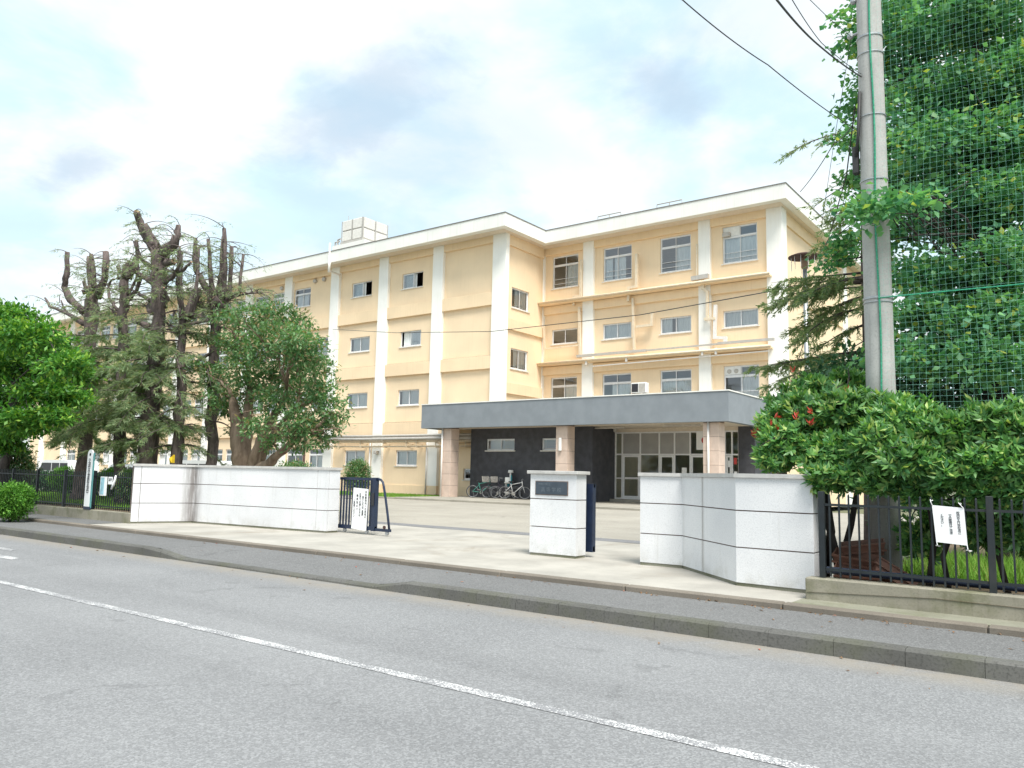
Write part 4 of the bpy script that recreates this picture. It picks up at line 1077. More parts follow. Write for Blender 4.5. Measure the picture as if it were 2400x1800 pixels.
def sprays(lv, C, U, m, sr, L, W, r, droop=0.1, flat=0.55, out=0.7):
    """m leaves round each spray centre C; U = outward direction of each"""
    n = len(C)*m
    c = np.repeat(C, m, 0); u = np.repeat(U, m, 0)
    P = c + r.normal(0, 1, (n, 3))*np.array([sr, sr, sr*flat])
    D = unit(u*out + r.normal(0, 0.75, (n, 3)) - UP*droop)
    S = unit(np.cross(D, UP + r.normal(0, 0.45, (n, 3))))
    lv.add(*leaf_arrays(P, D, S, L*r.uniform(0.65, 1.25, n), W*r.uniform(0.7, 1.2, n)))
def clump_leaves(lv, clumps, ns, m, sr, L, W, r, droop=0.1, inner=0.45):
    for c, rad_ in clumps:
        c, rad_ = np.array(c), np.array(rad_)
        k = int(ns*(rad_.prod()**(2/3)))+4
        u = unit(r.normal(0, 1, (k, 3)))
        q = r.uniform(inner**2, 1.0, k)**0.5
        q = q*(0.86+0.28*np.sin(u[:, 0]*5+c[0]*3)*np.sin(u[:, 1]*4+c[1]*2)*np.cos(u[:, 2]*5))   # lumpy outline
        C = c + u*rad_*q[:, None]
        sprays(lv, C, u, m, sr, L, W, r, droop)
def limb(mb, a, b, r0, r1, rng, wob=0.12, n=5, seg=7):
    a, b = Vector(a), Vector(b); d = (b-a).length
    P, R = [], []
    off = Vector((0, 0, 0))
    for i in range(n+1):
        t = i/n
        if 0 < i < n: off = Vector(rng.normal(0, wob*d/n*2, 3))
        else: off = Vector((0,0,0))
        P.append(a.lerp(b, t)+off+Vector((0,0,0.10*d*math.sin(math.pi*t)*(1 if b.z > a.z else -0.3)))); R.append(r0+(r1-r0)*t)
    mb.tube(P, R, seg)
    return P
def px_path(pts, Y, sub=None, jit=0.0, rng=None):
    out = []
    for p in pts:
        x, y = (sub[0]+p[0]*sub[2], sub[1]+p[1]*sub[2]) if sub else p
        dy = 0 if rng is None else rng.normal(0, jit)
        out.append(at(x, y, Y+dy))
    return out
Z1 = (0, 450, 0.36166)

# ---- the row of pollarded cedars behind the left wall
def bough(tw, lv, p0, az, length, rise, droop, r, dens, r0=0.03, L=0.20, W=0.020):
    n = 7; P = []
    d = np.array([math.cos(az), math.sin(az), 0.0])
    side = np.array([-d[1], d[0], 0.0])
    for i in range(n+1):
        t = i/n
        P.append(np.array(p0)+d*length*t+UP*(rise*t*length-droop*t*t*length)+side*0.08*length*math.sin(t*3+az*5))
    tw.tube([Vector(p) for p in P], [r0*(1-t/(n+1)) for t in range(n+1)], 4, cap=False)
    k = max(5, int(length*13*dens))
    for i in range(k):
        t = r.uniform(0.18, 1.0); j = min(n-1, int(t*n)); f = t*n-j
        b = P[j]*(1-f)+P[j+1]*f
        s = side*(1 if i % 2 else -1)
        tl = (0.16+0.42*(1-t*0.6))*r.uniform(0.6, 1.2)*min(1.0, length)
        td = unit((d*0.6+s*r.uniform(0.5, 1.1)+UP*r.uniform(-0.55, 0.05))[None])[0]
        m = max(8, int(tl*88*min(dens, 1.6)))
        q = r.uniform(0.05, 1.0, m)
        pp = b + td*tl*q[:, None] - UP*(q**2*tl*0.25)[:, None]
        D = unit(td + r.normal(0, 0.45, (m, 3)) - UP*0.30)
        S = unit(np.cross(D, r.normal(0, 1, (m, 3))))
        lv.add(*leaf_arrays(pp, D, S, L*r.uniform(0.6, 1.2, m), W*r.uniform(0.7, 1.3, m), 0.0))
def cedar(label, Y, trunk, radii, stubs, seed, low, n_low, n_mid, n_top, z_mid, special=(), fol=1.0):
    r = np.random.default_rng(seed)
    T = [at(px, py, Y) for px, py in trunk]
    base = T[0].copy(); base.z = 0.2
    root = empty('cedar_tree', base, label, 'tree', 'pollarded cedars behind the left wall')
    tm = MB()
    pts = [base+Vector((0,0,-0.05)), base+Vector((0,0,0.35))]+[p for p in T if p.z > 0.8]
    rr = [radii[0]*1.55, radii[0]*1.12]+list(radii[len(radii)-len([p for p in T if p.z > 0.8]):])
    dense_p, dense_r = [], []
    for i in range(len(pts)-1):
        for k in range(4):
            t = k/4; dense_p.append(pts[i].lerp(pts[i+1], t)+Vector(r.normal(0, 0.03, 3))); dense_r.append((rr[i]*(1-t)+rr[i+1]*t)*(1+r.normal(0, 0.085)))
    dense_p.append(pts[-1]); dense_r.append(rr[-1])
    tm.tube(dense_p, dense_r, 12)
    trunk_o = tm.build('trunk', M['cedarbark'], root, smooth=True)
    lm, cut, tw, lv = MB(), MB(), MB(), Leaves()
    tips = []
    for st in stubs:
        P = px_path(st[0], Y, Z1)
        dy = r.normal(0, 0.35)
        n = len(P)
        P = [p+Vector((0, dy*(i/(n-1)), 0)) for i, p in enumerate(P)]
        Q, R = [], []
        for i in range(n-1):
            for k in range(3):
                t = k/3; Q.append(P[i].lerp(P[i+1], t)+Vector(r.normal(0, 0.015, 3))); R.append(1.22*(st[1]+(st[2]-st[1])*((i+t)/(n-1)))*(1+r.normal(0, 0.08)))
        Q.append(P[-1]); R.append(st[2]*1.2)
        MB().tube(Q, R, 8).build('pollard_limb', M['cedarbark'], root, smooth=True)
        e = (Q[-1]-Q[-2]).normalized()
        cut.tube([Q[-1]-e*0.02, Q[-1]+e*0.006], [st[2]*1.19, st[2]*1.14], 8)
        tips.append((Q, R))
    # knobs and snags on the pollard head
    for k in range(14):
        h = T[-1]; a = r.uniform(0, 6.28); q = h+Vector((math.cos(a)*0.22, math.sin(a)*0.22, r.uniform(-0.35, 0.05)))
        lm.tube([q, q+Vector((math.cos(a)*0.09, math.sin(a)*0.09, r.uniform(0.1, 0.38)))], [0.05, 0.03], 6)
    # fine whippy growth at the top
    for k in range(n_top):
        Q, R = tips[r.integers(len(tips))]
        b = Q[r.integers(max(1, len(Q)//3), len(Q))]
        a = r.uniform(0, 6.28); ln_ = r.uniform(0.5, 1.35)
        bough(tw, lv, b, a, ln_, r.uniform(0.2, 0.9), r.uniform(0.35, 1.0), r, 0.34*fol, 0.017, 0.12, 0.015)
    # branches from the trunk
    for k in range(n_low):
        z = r.uniform(low, z_mid)
        b = min(dense_p, key=lambda p: abs(p.z-z))
        bough(tw, lv, b, r.uniform(0, 6.28), r.uniform(0.9, 2.1), r.uniform(-0.1, 0.3), r.uniform(0.2, 0.75), r, 1.0*fol, 0.035)
    for k in range(n_mid):
        z = r.uniform(z_mid, T[-1].z)
        b = min(dense_p, key=lambda p: abs(p.z-z))
        bough(tw, lv, b, r.uniform(0, 6.28), r.uniform(0.6, 1.5), r.uniform(0.1, 0.7), r.uniform(0.2, 0.6), r, 0.48*fol, 0.032)
    for (p0, az, length, rise, droop, dens) in special: bough(tw, lv, p0, az, length, rise, droop, r, dens, 0.045, 0.22, 0.022)
    lm.build('snags', M['cedarbark'], root, smooth=True, kind='stuff')
    cut.build('cut_ends', M['cutwood'], root, kind='stuff')
    tw.build('branches', M['cedarbark'], root, smooth=True, kind='stuff')
    lv.build('needles', M['needle'], root, kind='stuff')
    return root
T1s = [([(545,775),(470,705),(440,620),(465,540),(480,400)],0.12,0.075), ([(590,640),(580,540),(580,420)],0.09,0.06), ([(610,640),(620,500),(618,410)],0.09,0.06), ([(630,680),(680,560),(685,388)],0.12,0.09), ([(650,680),(700,560),(726,490)],0.05,0.035), ([(545,855),(440,790),(335,740),(312,690)],0.08,0.03), ([(620,800),(690,790),(750,760)],0.05,0.02), ([(540,860),(470,820),(400,750),(385,700)],0.05,0.02)]
cedar('cedar with five upright cut stubs, leftmost of the pollarded row', 14.5, [(190,1175),(197,1081),(205,900),(212,790),(215,720),(214,672)], [0.29,0.26,0.235,0.21,0.27,0.24], T1s, 11, 2.9, 66, 13, 60, 6.6,
      special=[(at(200,960,14.5), rad(168), 4.6, 0.16, 0.34, 1.5), (at(200,985,14.4), rad(190), 4.0, 0.10, 0.26, 1.5), (at(200,975,14.5), rad(150), 3.6, 0.1, 0.34, 1.5), (at(203,940,14.5), rad(205), 2.6, 0.1, 0.4, 1.4), (at(200,1000,14.5), rad(175), 3.2, 0.1, 0.32, 1.4)])
T2s = [([(800,570),(785,500),(780,440)],0.11,0.085), ([(820,560),(835,500),(835,436)],0.10,0.075), ([(830,700),(890,640),(918,560),(900,480),(903,320)],0.07,0.05), ([(765,770),(705,690),(690,600),(720,560)],0.05,0.03), ([(770,820),(700,760),(690,700)],0.04,0.02), ([(830,660),(860,560),(850,460)],0.05,0.03)]
cedar('slim cedar with two stubby cut tops, second of the pollarded row', 14.3, [(286,1182),(281,1081),(284,900),(290,750),(293,690),(292,640)], [0.20,0.185,0.17,0.17,0.17,0.15], T2s, 12, 2.6, 62, 12, 46, 6.6)
T3s = [([(1010,370),(962,270),(955,205),(972,148)],0.17,0.085), ([(1060,400),(1125,335),(1145,280),(1150,212)],0.17,0.065), ([(990,370),(935,315),(903,262)],0.09,0.05), ([(1015,350),(1000,290),(998,232)],0.15,0.11), ([(985,585),(930,550),(870,500),(862,470)],0.09,0.05), ([(985,500),(905,425),(858,320)],0.07,0.045), ([(1080,465),(1110,455),(1142,450)],0.11,0.09), ([(1070,590),(1150,545),(1205,480),(1216,370)],0.06,0.03), ([(975,780),(900,735),(850,690)],0.07,0.03), ([(1070,750),(1130,700),(1160,640)],0.06,0.03), ([(1075,560),(1180,520),(1250,455)],0.06,0.03), ([(975,700),(880,660),(850,640)],0.06,0.03), ([(975,880),(930,850),(895,838)],0.09,0.07), ([(1000,1140),(1060,1120),(1110,1075),(1140,1000)],0.09,0.03)]
cedar('tallest thick trunked cedar in the middle of the pollarded row', 14.2, [(346,1190),(346,1081),(360,880),(371,740),(374,650),(375,590)], [0.33,0.30,0.265,0.25,0.255,0.28], T3s, 13, 2.5, 40, 14, 110, 6.2)
T4s = [([(1225,800),(1216,700),(1214,618)],0.14,0.125), ([(1175,760),(1145,600),(1147,380)],0.06,0.04), ([(1185,760),(1165,600),(1162,392)],0.05,0.035), ([(1230,800),(1268,640),(1280,480),(1278,358)],0.06,0.04), ([(1180,900),(1100,860),(1050,800)],0.05,0.02), ([(1200,860),(1300,820),(1350,760)],0.05,0.02)]
cedar('lean cedar with thin upright cut poles, fourth of the pollarded row', 14.7, [(414,1190),(414,1081),(423,920),(427,800),(428,740)], [0.20,0.185,0.155,0.14,0.12], T4s, 14, 2.4, 32, 16, 60, 6.0, fol=0.7)
T5s = [([(1395,760),(1340,610),(1290,520),(1288,440),(1306,308)],0.11,0.055), ([(1400,720),(1385,600),(1380,315)],0.10,0.05), ([(1415,680),(1420,500),(1421,283)],0.07,0.045), ([(1415,740),(1470,660),(1492,500),(1510,253)],0.12,0.055), ([(1425,750),(1480,690),(1486,350)],0.08,0.055), ([(1450,720),(1540,640),(1556,400)],0.06,0.035), ([(1390,850),(1330,740),(1240,660)],0.06,0.025), ([(1480,780),(1470,700)],0.10,0.08), ([(1450,700),(1560,660),(1660,650)],0.05,0.02)]
cedar('bare dark cedar with tall spiky stubs, rightmost of the pollarded row', 15.7, [(496,1190),(496,1081),(500,900),(505,770),(508,712)], [0.21,0.195,0.185,0.17,0.19], T5s, 15, 3.2, 9, 20, 130, 6.4, fol=0.40)

# ---- broadleaf trees
def broadleaf(name, label, cat, base, stems, clumps, ns, m, sr, L, W, leaf, bark, seed, droop=0.1, group=None, inner=0.45, limbs=True, leafname='crown'):
    r = np.random.default_rng(seed)
    root = empty(name, base, label, cat, group)
    tm = MB()
    ends = []
    for P, R in stems:
        Q, RR = [], []
        for i in range(len(P)-1):
            for k in range(4):
                t = k/4; Q.append(Vector(P[i]).lerp(Vector(P[i+1]), t)+Vector(r.normal(0, R[i]*0.10, 3))); RR.append((R[i]*(1-t)+R[i+1]*t)*(1+r.normal(0, 0.05)))
        Q.append(Vector(P[-1])); RR.append(R[-1])
        tm.tube(Q, RR, 10); ends += [(Q[j], RR[j]) for j in range(len(Q)//2, len(Q))]
    tm.build('trunk', bark, root, smooth=True)
    if limbs:
        lm = MB()
        for c, rad_ in clumps:
            c = Vector(c)
            q, rr = min(ends, key=lambda e: (e[0]-c).length*(1.0+0.3*(e[0].z > c.z)))
            limb(lm, q, c, min(0.07, max(0.02, rr*0.6)) if (q-c).length < 3.2 else 0.028, 0.012, r)
            for k in range(3):
                limb(lm, q.lerp(c, r.uniform(0.4, 0.9)), c+Vector(r.normal(0, 0.55, 3)*np.array(rad_)), 0.03 if (q-c).length < 2.6 else 0.010, 0.006, r, n=3, seg=5)
        lm.build('limbs', bark, root, smooth=True, kind='stuff')
    lv = Leaves()
    clump_leaves(lv, clumps, ns, m, sr, L, W, r, droop, inner)
    lv.build(leafname, leaf, root, kind='stuff')
    return root
r6 = np.random.default_rng(66)
cl6 = []
for (px, py, rr) in ((545,800,0.8),(600,745,0.9),(650,740,0.8),(570,860,0.9),(640,800,1.0),(700,800,0.9),(600,910,0.9),(670,870,1.0),(735,860,0.7),(500,880,0.7),(480,790,0.5),(475,860,0.5),(555,960,0.7),(640,940,0.8),(710,920,0.9),(760,920,0.7),(780,960,0.55),(690,990,0.75),(740,990,0.65),(645,1010,0.55),(520,930,0.7),(600,820,0.9),(690,760,0.6),(470,720,0.35),(775,1000,0.4),(530,740,0.5),(720,830,0.7),(700,1035,0.45),(755,1030,0.45),(600,1000,0.5),(560,1010,0.4),(640,1040,0.4)):
    c = at(px, py, 15.2+r6.normal(0, 0.8)); cl6.append((c, (rr*0.88, rr*0.88, rr*0.62)))
Zt = (500, 680, 0.2653)
st6 = [(px_path([(265,1640),(250,1480),(225,1250),(200,1120),(170,950)], 15.2, Zt), [0.34,0.30,0.26,0.20,0.09]), (px_path([(330,1600),(400,1380),(480,1200),(570,1050),(650,880)], 14.9, Zt), [0.19,0.16,0.13,0.11,0.05]),
       (px_path([(350,1620),(480,1360),(580,1230),(720,1050),(900,960)], 15.5, Zt), [0.19,0.16,0.13,0.10,0.04]), (px_path([(380,1600),(520,1510),(640,1400),(760,1290),(950,1180)], 14.7, Zt), [0.17,0.14,0.12,0.09,0.04]), (px_path([(265,1400),(300,1150),(330,900),(300,700)], 15.4, Zt), [0.25,0.18,0.13,0.06])]
b6 = at(575, 1100, 15.2); b6.z = 0.2
for P, R in st6: P.insert(0, Vector((b6.x+(P[0].x-b6.x)*0.6, P[0].y, 0.15))); R.insert(0, R[0]*1.2)
broadleaf('evergreen_tree', 'spreading dull green evergreen with several brown trunks behind the long white wall', 'tree', b6, st6, cl6, 155, 15, 0.14, 0.15, 0.062, M['bayleaf'], M['brownbark'], 61)
# bright tree at the left edge
rL = np.random.default_rng(5)
bL = Vector((-27.9, 10.6, 0.2))
clL = []
for (px, py, rr) in ((20,745,1.0),(75,790,1.1),(-60,740,1.5),(130,840,1.0),(165,880,0.75),(40,860,1.3),(-60,860,1.6),(110,920,1.0),(170,930,0.5),(20,930,1.2),(-80,960,1.5),(60,985,0.9),(120,975,0.6),(-150,820,1.6),(0,800,1.2),(150,855,0.6),(185,935,0.35),(-10,1010,0.7),(-110,680,1.3),(30,1000,0.6),(10,1040,0.6),(-40,1050,0.8)):
    c = at(px, py, 10.8+rL.normal(0, 1.0)); clL.append((c, (rr, rr, rr*0.42)))
broadleaf('street_tree', 'bright green leafy tree at the left edge beside the railings', 'tree', bL, [([bL, bL+Vector((0.05,0.1,1.6)), bL+Vector((-0.1,0.2,3.4)), bL+Vector((-0.4,0.2,5.6))], [0.17,0.14,0.12,0.06])], clL, 230, 16, 0.15, 0.17, 0.075, M['camphor'], M['darkbark'], 52, droop=0.15)
# clipped shrubs
def shrub(name, label, base, rad_, n, leaf, seed, L=0.05, W=0.028, group=None, stem=0.02, up=0.0, ns=300, sr=0.05):
    r = np.random.default_rng(seed)
    root = empty(name, base, label, 'shrub', group)
    b = Vector(base); mb = MB()
    for k in range(5):
        a = r.uniform(0, 6.28); mb.tube([b+Vector((0,0,-0.03)), b+Vector((math.cos(a)*rad_[0]*0.3, math.sin(a)*rad_[1]*0.3, rad_[2]*0.9)), b+Vector((math.cos(a)*rad_[0]*0.6, math.sin(a)*rad_[1]*0.6, rad_[2]*1.6))], [stem, stem*0.7, stem*0.3], 6)
    mb.build('stems', M['darkbark'], root, smooth=True, kind='stuff')
    lv = Leaves(); c = np.array(b)+UP*(rad_[2]+up)
    u = unit(r.normal(0, 1, (n, 3)))
    q = r.uniform(0.55, 1.0, n)*(0.93+0.07*np.sin(u[:, 0]*9)*np.cos(u[:, 1]*8))
    sprays(lv, c+u*np.array(rad_)*q[:, None], u, 7, sr, L, W, r, 0.0)
    lv.build('foliage', leaf, root, kind='stuff')
    return root
shrub('clipped_shrub', 'small round bright green clipped shrub on the pavement at far left', (-22.15, 8.72, 0.14), (0.62, 0.55, 0.50), 1300, M['box'], 21, 0.07, 0.035)
shrub('low_shrub', 'small green shrub standing behind the sliding gate', at(838, 1120, 27.0).xy.to_3d()+Vector((0,0,0.27)), (0.62, 0.6, 0.85), 700, M['bayleaf'], 22, 0.14, 0.05, sr=0.1, up=0.25)
shrub('low_shrub', 'rounded green shrub under the spreading evergreen tree', Vector((*at(690, 1085, 20.0).xy, 0.27)), (1.15, 0.9, 0.85), 1100, M['bayleaf'], 23, 0.12, 0.05, sr=0.1)
shrub('low_shrub', 'yellow green shrub in front of parked cars, between second and third cedar', Vector((*at(262, 1110, 16.0).xy, 0.27)), (0.75, 0.5, 0.55), 700, M['box'], 24, 0.10, 0.04, sr=0.08, up=0.15)
shrub('low_shrub', 'yellow green shrub in front of the leftmost parked car', Vector((*at(150, 1110, 16.3).xy, 0.27)), (0.9, 0.5, 0.55), 700, M['box'], 25, 0.10, 0.04, sr=0.08, up=0.15)
shrub('low_shrub', 'green shrub beside the left end of the long white wall', Vector((*at(308, 1110, 13.6).xy, 0.27)), (0.45, 0.4, 0.60), 500, M['bayleaf'], 26, 0.10, 0.04, sr=0.08, up=0.1)
shrub('flowering_shrub', 'loose brownish green shrub at far left behind the railings', Vector((*at(40, 1080, 12.6).xy, 0.27)), (0.75, 0.6, 1.0), 900, M['bayleaf'], 27, 0.13, 0.05, sr=0.12)
hg = empty('hedge', (-40, 17.4, 0.27), 'dark clipped hedge behind the lawn on the left', 'hedge')
rH = np.random.default_rng(31); lvH = Leaves()
nH = 4200
C = np.stack([rH.uniform(-50, -30, nH), 17.4+rH.uniform(-0.42, 0.42, nH), 0.27+0.92*rH.uniform(0.02, 1, nH)**0.6], 1)
sprays(lvH, C, unit(rH.normal(0, 1, (nH, 3))), 8, 0.10, 0.12, 0.06, rH, 0.0)
lvH.build('foliage', M['hedge'], hg, kind='stuff')
hs = MB()
for x in frange(-49.5, -30.5, 26): hs.tube([(x, 17.4, 0.24), (x+0.05, 17.42, 0.6), (x-0.06, 17.38, 1.0)], [0.025, 0.02, 0.01], 6)
hs.build('stems', M['darkbark'], hg, smooth=True, kind='stuff')

# ---- right side: evergreen shrubs with red tips, tall tree behind the net, cedar boughs
def rosettes(lv, C, U, r, L, W, k=8, open_=0.9):
    n = len(C)
    for j in range(k):
        a = 2*np.pi*j/k + r.uniform(-0.3, 0.3, n)
        t = unit(U); s1 = unit(np.cross(t, UP+np.array([0.1, 0.03, 0]))); s2 = np.cross(t, s1)
        rd = s1*np.cos(a)[:, None]+s2*np.sin(a)[:, None]
        op = open_*r.uniform(0.6, 1.25, n)
        D = unit(t*np.cos(op)[:, None]+rd*np.sin(op)[:, None]-UP*0.08)
        S = unit(np.cross(D, t+0.001)+r.normal(0, 0.12, (n, 3)))
        P = C - t*(0.05*r.uniform(0, 1.2, n))[:, None]
        lv.add(*leaf_arrays(P, D, S, L*r.uniform(0.65, 1.15, n), W*r.uniform(0.8, 1.2, n), 0.16))
def tip_shrub(label, base, clumps, n_tip, seed, red, stems):
    r = np.random.default_rng(seed)
    root = empty('evergreen_shrub', base, label, 'shrub', 'evergreen shrubs behind the right railings')
    tm = MB()
    for P, R in stems: tm.tube([Vector(p) for p in P], R, 8)
    for c, rad_ in clumps:
        for k in range(4):
            s = stems[r.integers(len(stems))][0][-1]
            limb(tm, Vector(s), Vector(c)+Vector(r.normal(0, 0.4, 3)*np.array(rad_)), 0.022, 0.006, r, n=4, seg=5)
    tm.build('trunk', M['darkbark'], root, smooth=True)
    lv, lr = Leaves(), Leaves()
    tot = sum((c[1][0]*c[1][1]*c[1][2])**(2/3) for c in clumps)
    for c, rad_ in clumps:
        c, rad_ = np.array(c), np.array(rad_)
        n = int(n_tip*(rad_.prod()**(2/3))/tot)
        u = unit(r.normal(0, 1, (n, 3)))
        q = r.uniform(0.35, 1.0, n)**0.6*(0.9+0.22*np.sin(u[:, 0]*6+c[0])*np.cos(u[:, 2]*7))
        C = c+u*rad_*q[:, None]
        U = unit(u*0.75+UP*0.55+r.normal(0, 0.35, (n, 3)))
        rosettes(lv, C, U, r, 0.135, 0.047, 8)
    lv.build('foliage', M['photinia'], root, kind='stuff')
    if len(red):
        C = np.array([p for p in red])
        rosettes(lr, C, unit(UP+r.normal(0, 0.35, (len(C), 3))), r, 0.095, 0.028, 7, 0.6)
        lr.build('young_leaves', M['redleaf'], root, label='red young leaves')
    return root
def pxs(lst, Y): return [tuple(at(px, py, Y+dy)) for px, py, dy in lst]
cA = [(at(px, py, Y), (a, a*0.9, b)) for px, py, Y, a, b in ((1850,1040,11.0,0.42,0.36),(1900,980,11.2,0.50,0.42),(1960,1060,10.8,0.46,0.34),(1985,960,11.0,0.45,0.35),(1860,960,11.6,0.40,0.35),(1915,915,11.6,0.34,0.26),(2000,1115,10.5,0.34,0.22),(1815,1000,11.2,0.28,0.30),(1810,1070,10.9,0.25,0.20),(1930,1120,10.4,0.26,0.18),(1990,900,11.9,0.3,0.25))]
redA = pxs([(1773,1012,-0.1),(1782,1008,-0.1),(1768,1020,0.0),(1866,975,-0.6),(1900,964,-0.7),(1900,990,-0.7),(1820,975,-0.2),(1987,912,-0.3),(1858,866,0.3),(1833,915,0.4),(1866,912,0.3),(1810,990,-0.2),(1822,1005,-0.3)], 11.1)
tip_shrub('evergreen shrub with red leaf tips hanging over the right white wall', Vector((-3.05, 11.2, 0.25)), cA, 2500, 71, redA,
          [([(-3.10,11.25,0.2),(-2.98,11.2,0.9),(-3.05,11.15,1.6),(-3.2,11.2,2.2)], [0.065,0.055,0.05,0.03]), ([(-2.95,11.25,0.2),(-2.7,11.1,1.0),(-2.5,11.0,1.9)], [0.05,0.04,0.025]), ([(-2.80,11.0,0.2),(-2.86,10.9,0.7),(-3.0,10.9,1.3),(-3.02,10.95,1.9)], [0.055,0.05,0.045,0.03])])
cB = [(at(px, py, Y), (a, a*0.9, b)) for px, py, Y, a, b in ((2060,1040,10.5,0.42,0.30),(2130,1080,10.3,0.45,0.30),(2130,990,10.7,0.45,0.30),(2200,1030,10.5,0.45,0.32),(2090,960,11.0,0.35,0.22),(2220,1110,10.3,0.35,0.20),(2070,1130,10.3,0.3,0.16),(2150,1150,10.4,0.28,0.16))]
tip_shrub('evergreen shrub in front of the concrete pole behind the right railings', Vector((-1.75, 10.9, 0.25)), cB, 1950, 72, [],
          [([(-1.8,10.95,0.2),(-1.7,10.9,0.9),(-1.75,10.8,1.7),(-1.7,10.8,2.2)], [0.04,0.035,0.03,0.02]), ([(-1.55,10.9,0.2),(-1.6,10.8,0.7),(-1.3,10.7,1.5)], [0.035,0.03,0.02])])
cC = [(at(px, py, Y), (a, a*0.9, b)) for px, py, Y, a, b in ((2270,1010,10.6,0.45,0.28),(2340,1000,10.6,0.48,0.32),(2290,1090,10.4,0.42,0.28),(2370,1090,10.4,0.45,0.3),(2440,1040,10.5,0.45,0.32),(2330,1160,10.4,0.32,0.2),(2420,1150,10.4,0.35,0.22),(2390,1240,10.6,0.26,0.3),(2300,1230,10.9,0.28,0.3),(2160,1260,11.2,0.26,0.28),(2220,1220,11.3,0.3,0.3))]
tip_shrub('yellow green evergreen shrub at the right frame edge behind the railings', Vector((-0.6, 10.9, 0.25)), cC, 2600, 73, [],
          [([(-0.62,10.9,0.2),(-0.6,10.8,0.9),(-0.75,10.8,1.7),(-0.7,10.8,2.2)], [0.05,0.045,0.04,0.02]), ([(-0.95,11.0,0.2),(-1.05,10.9,0.8),(-0.9,10.8,1.6)], [0.04,0.03,0.02]), ([(0.1,10.9,0.2),(0.1,10.9,1.4),(0.2,10.9,2.0)], [0.045,0.04,0.02])])
# tall tree behind the net
rT = np.random.default_rng(9)
clT = []
for (px, py, Y, a) in ((2060,60,15.2,0.8),(2150,90,15,1.0),(2260,40,15,1.0),(2370,60,15,1.1),(2100,190,15.3,0.9),(2200,210,14.8,1.0),(2310,230,14.6,1.0),(2400,170,14.6,1.0),(2020,250,15.8,0.45),(2110,310,15,0.9),(2210,340,14.6,1.0),(2310,360,14.3,1.0),(2400,320,14.4,1.0),(1990,330,16,0.35),(2120,430,15,0.85),(2060,470,15.3,0.6),(2220,470,14.5,0.9),(2330,480,14.2,1.0),(2410,450,14.3,0.9),(2000,420,16,0.35),(2150,530,14.8,0.55),(2260,545,14.6,0.6),(2360,600,14.2,0.9),(2290,660,14,0.8),(2200,650,14.4,0.7),(2130,640,14.8,0.6),(2400,720,13.9,0.9),(2320,760,13.7,0.8),(2230,740,14,0.8),(2150,740,14.4,0.7),(2260,840,13.6,0.75),(2360,850,13.5,0.8),(2180,840,14,0.7),(2110,830,14.3,0.6),(2070,560,15.4,0.45),(2470,300,15.4,1.0),(2480,560,15.4,0.9),(2470,800,15.2,0.8),(2520,120,15.4,1.0),(1960,610,16.5,0.35),(1990,560,16.3,0.3),(2052,470,11.05,0.26),(2085,490,10.95,0.24),(2030,495,11.15,0.18),(2120,475,11.6,0.3),(2130,-60,15.3,1.1),(2300,-80,15,1.2)):
    c = at(px, py, Y+rT.normal(0, 0.35)); clT.append((c, (a*1.05, a*1.05, a*0.46)))
bT = Vector((-1.35, 14.6, 0.25))
broadleaf('tall_tree', 'tall dense green tree behind the net and concrete pole at right', 'tree', bT,
          [([bT, bT+Vector((0,0,2.0)), bT+Vector((0.1,0.1,4.5)), bT+Vector((-0.1,0.2,7.5)), bT+Vector((0.1,0.4,10.5))], [0.24,0.2,0.17,0.12,0.05])], clT, 175, 14, 0.15, 0.115, 0.10, M['ginkgo'], M['darkbark'], 91, droop=0.2, inner=0.30)
# dark understorey that closes the view under the tall tree
clU = [(at(px, py, Y), (a, a, a*0.8)) for px, py, Y, a in ((2060,900,15.5,0.9),(2160,930,15.5,1.0),(2280,930,15.2,1.0),(2400,930,15,1.0),(1990,870,16.5,0.7),(2040,1010,16,0.9),(2200,1040,15.6,1.0),(2330,1040,15.3,1.0),(2250,1150,15.8,0.8),(2400,1150,15.6,0.9),(1960,880,17,0.5),(2150,1180,14.0,0.5))]
bU = Vector((-2.6, 15.8, 0.25))
broadleaf('understorey_tree', 'dark green bushy tree filling the space below the tall tree', 'tree', bU, [([bU, bU+Vector((0.1,0,1.4)), bU+Vector((0.3,0,3.2))], [0.12,0.10,0.05])], clU, 90, 14, 0.2, 0.14, 0.08, M['hedge'], M['darkbark'], 92, inner=0.3)
# second conifer with flat drooping boughs left of the pole
rC = np.random.default_rng(17)
bC = Vector((*at(2040, 900, 17.5).xy, 0.25))
cr = empty('cedar_tree', bC, 'cedar whose flat drooping boughs reach left of the concrete pole', 'tree')
tmC, twC, lvC = MB(), MB(), Leaves()
tmC.tube([bC, bC+Vector((0.05,0,3)), bC+Vector((0,0.05,6)), bC+Vector((0.05,0,9.5))], [0.22,0.18,0.13,0.04], 10)
for (px, py, ln_, az, rise, dr, den) in ((2030,640,2.1,182,0.05,0.10,1.3),(2030,660,1.9,200,0.0,0.22,1.3),(2030,690,1.7,170,0.0,0.40,1.3),(2030,720,1.5,190,0.0,0.55,1.1),(2040,655,1.6,215,0.0,0.3,1.1),(2030,830,2.3,182,0.0,0.10,1.3),(2030,850,1.9,200,0.0,0.25,1.3),(2040,840,1.6,165,0.0,0.3,1.1),(2040,560,1.0,185,0.1,0.2,1.4),(2040,500,0.9,200,0.1,0.2,1.2),(2040,760,1.2,180,0.0,0.5,1.1)):
    for k in range(2):
        bough(twC, lvC, at(px, py+rC.normal(0, 6), 17.5), rad(az+rC.normal(0, 9)), ln_*rC.uniform(0.85, 1.05), rise, dr, rC, den, 0.03, 0.12, 0.020)
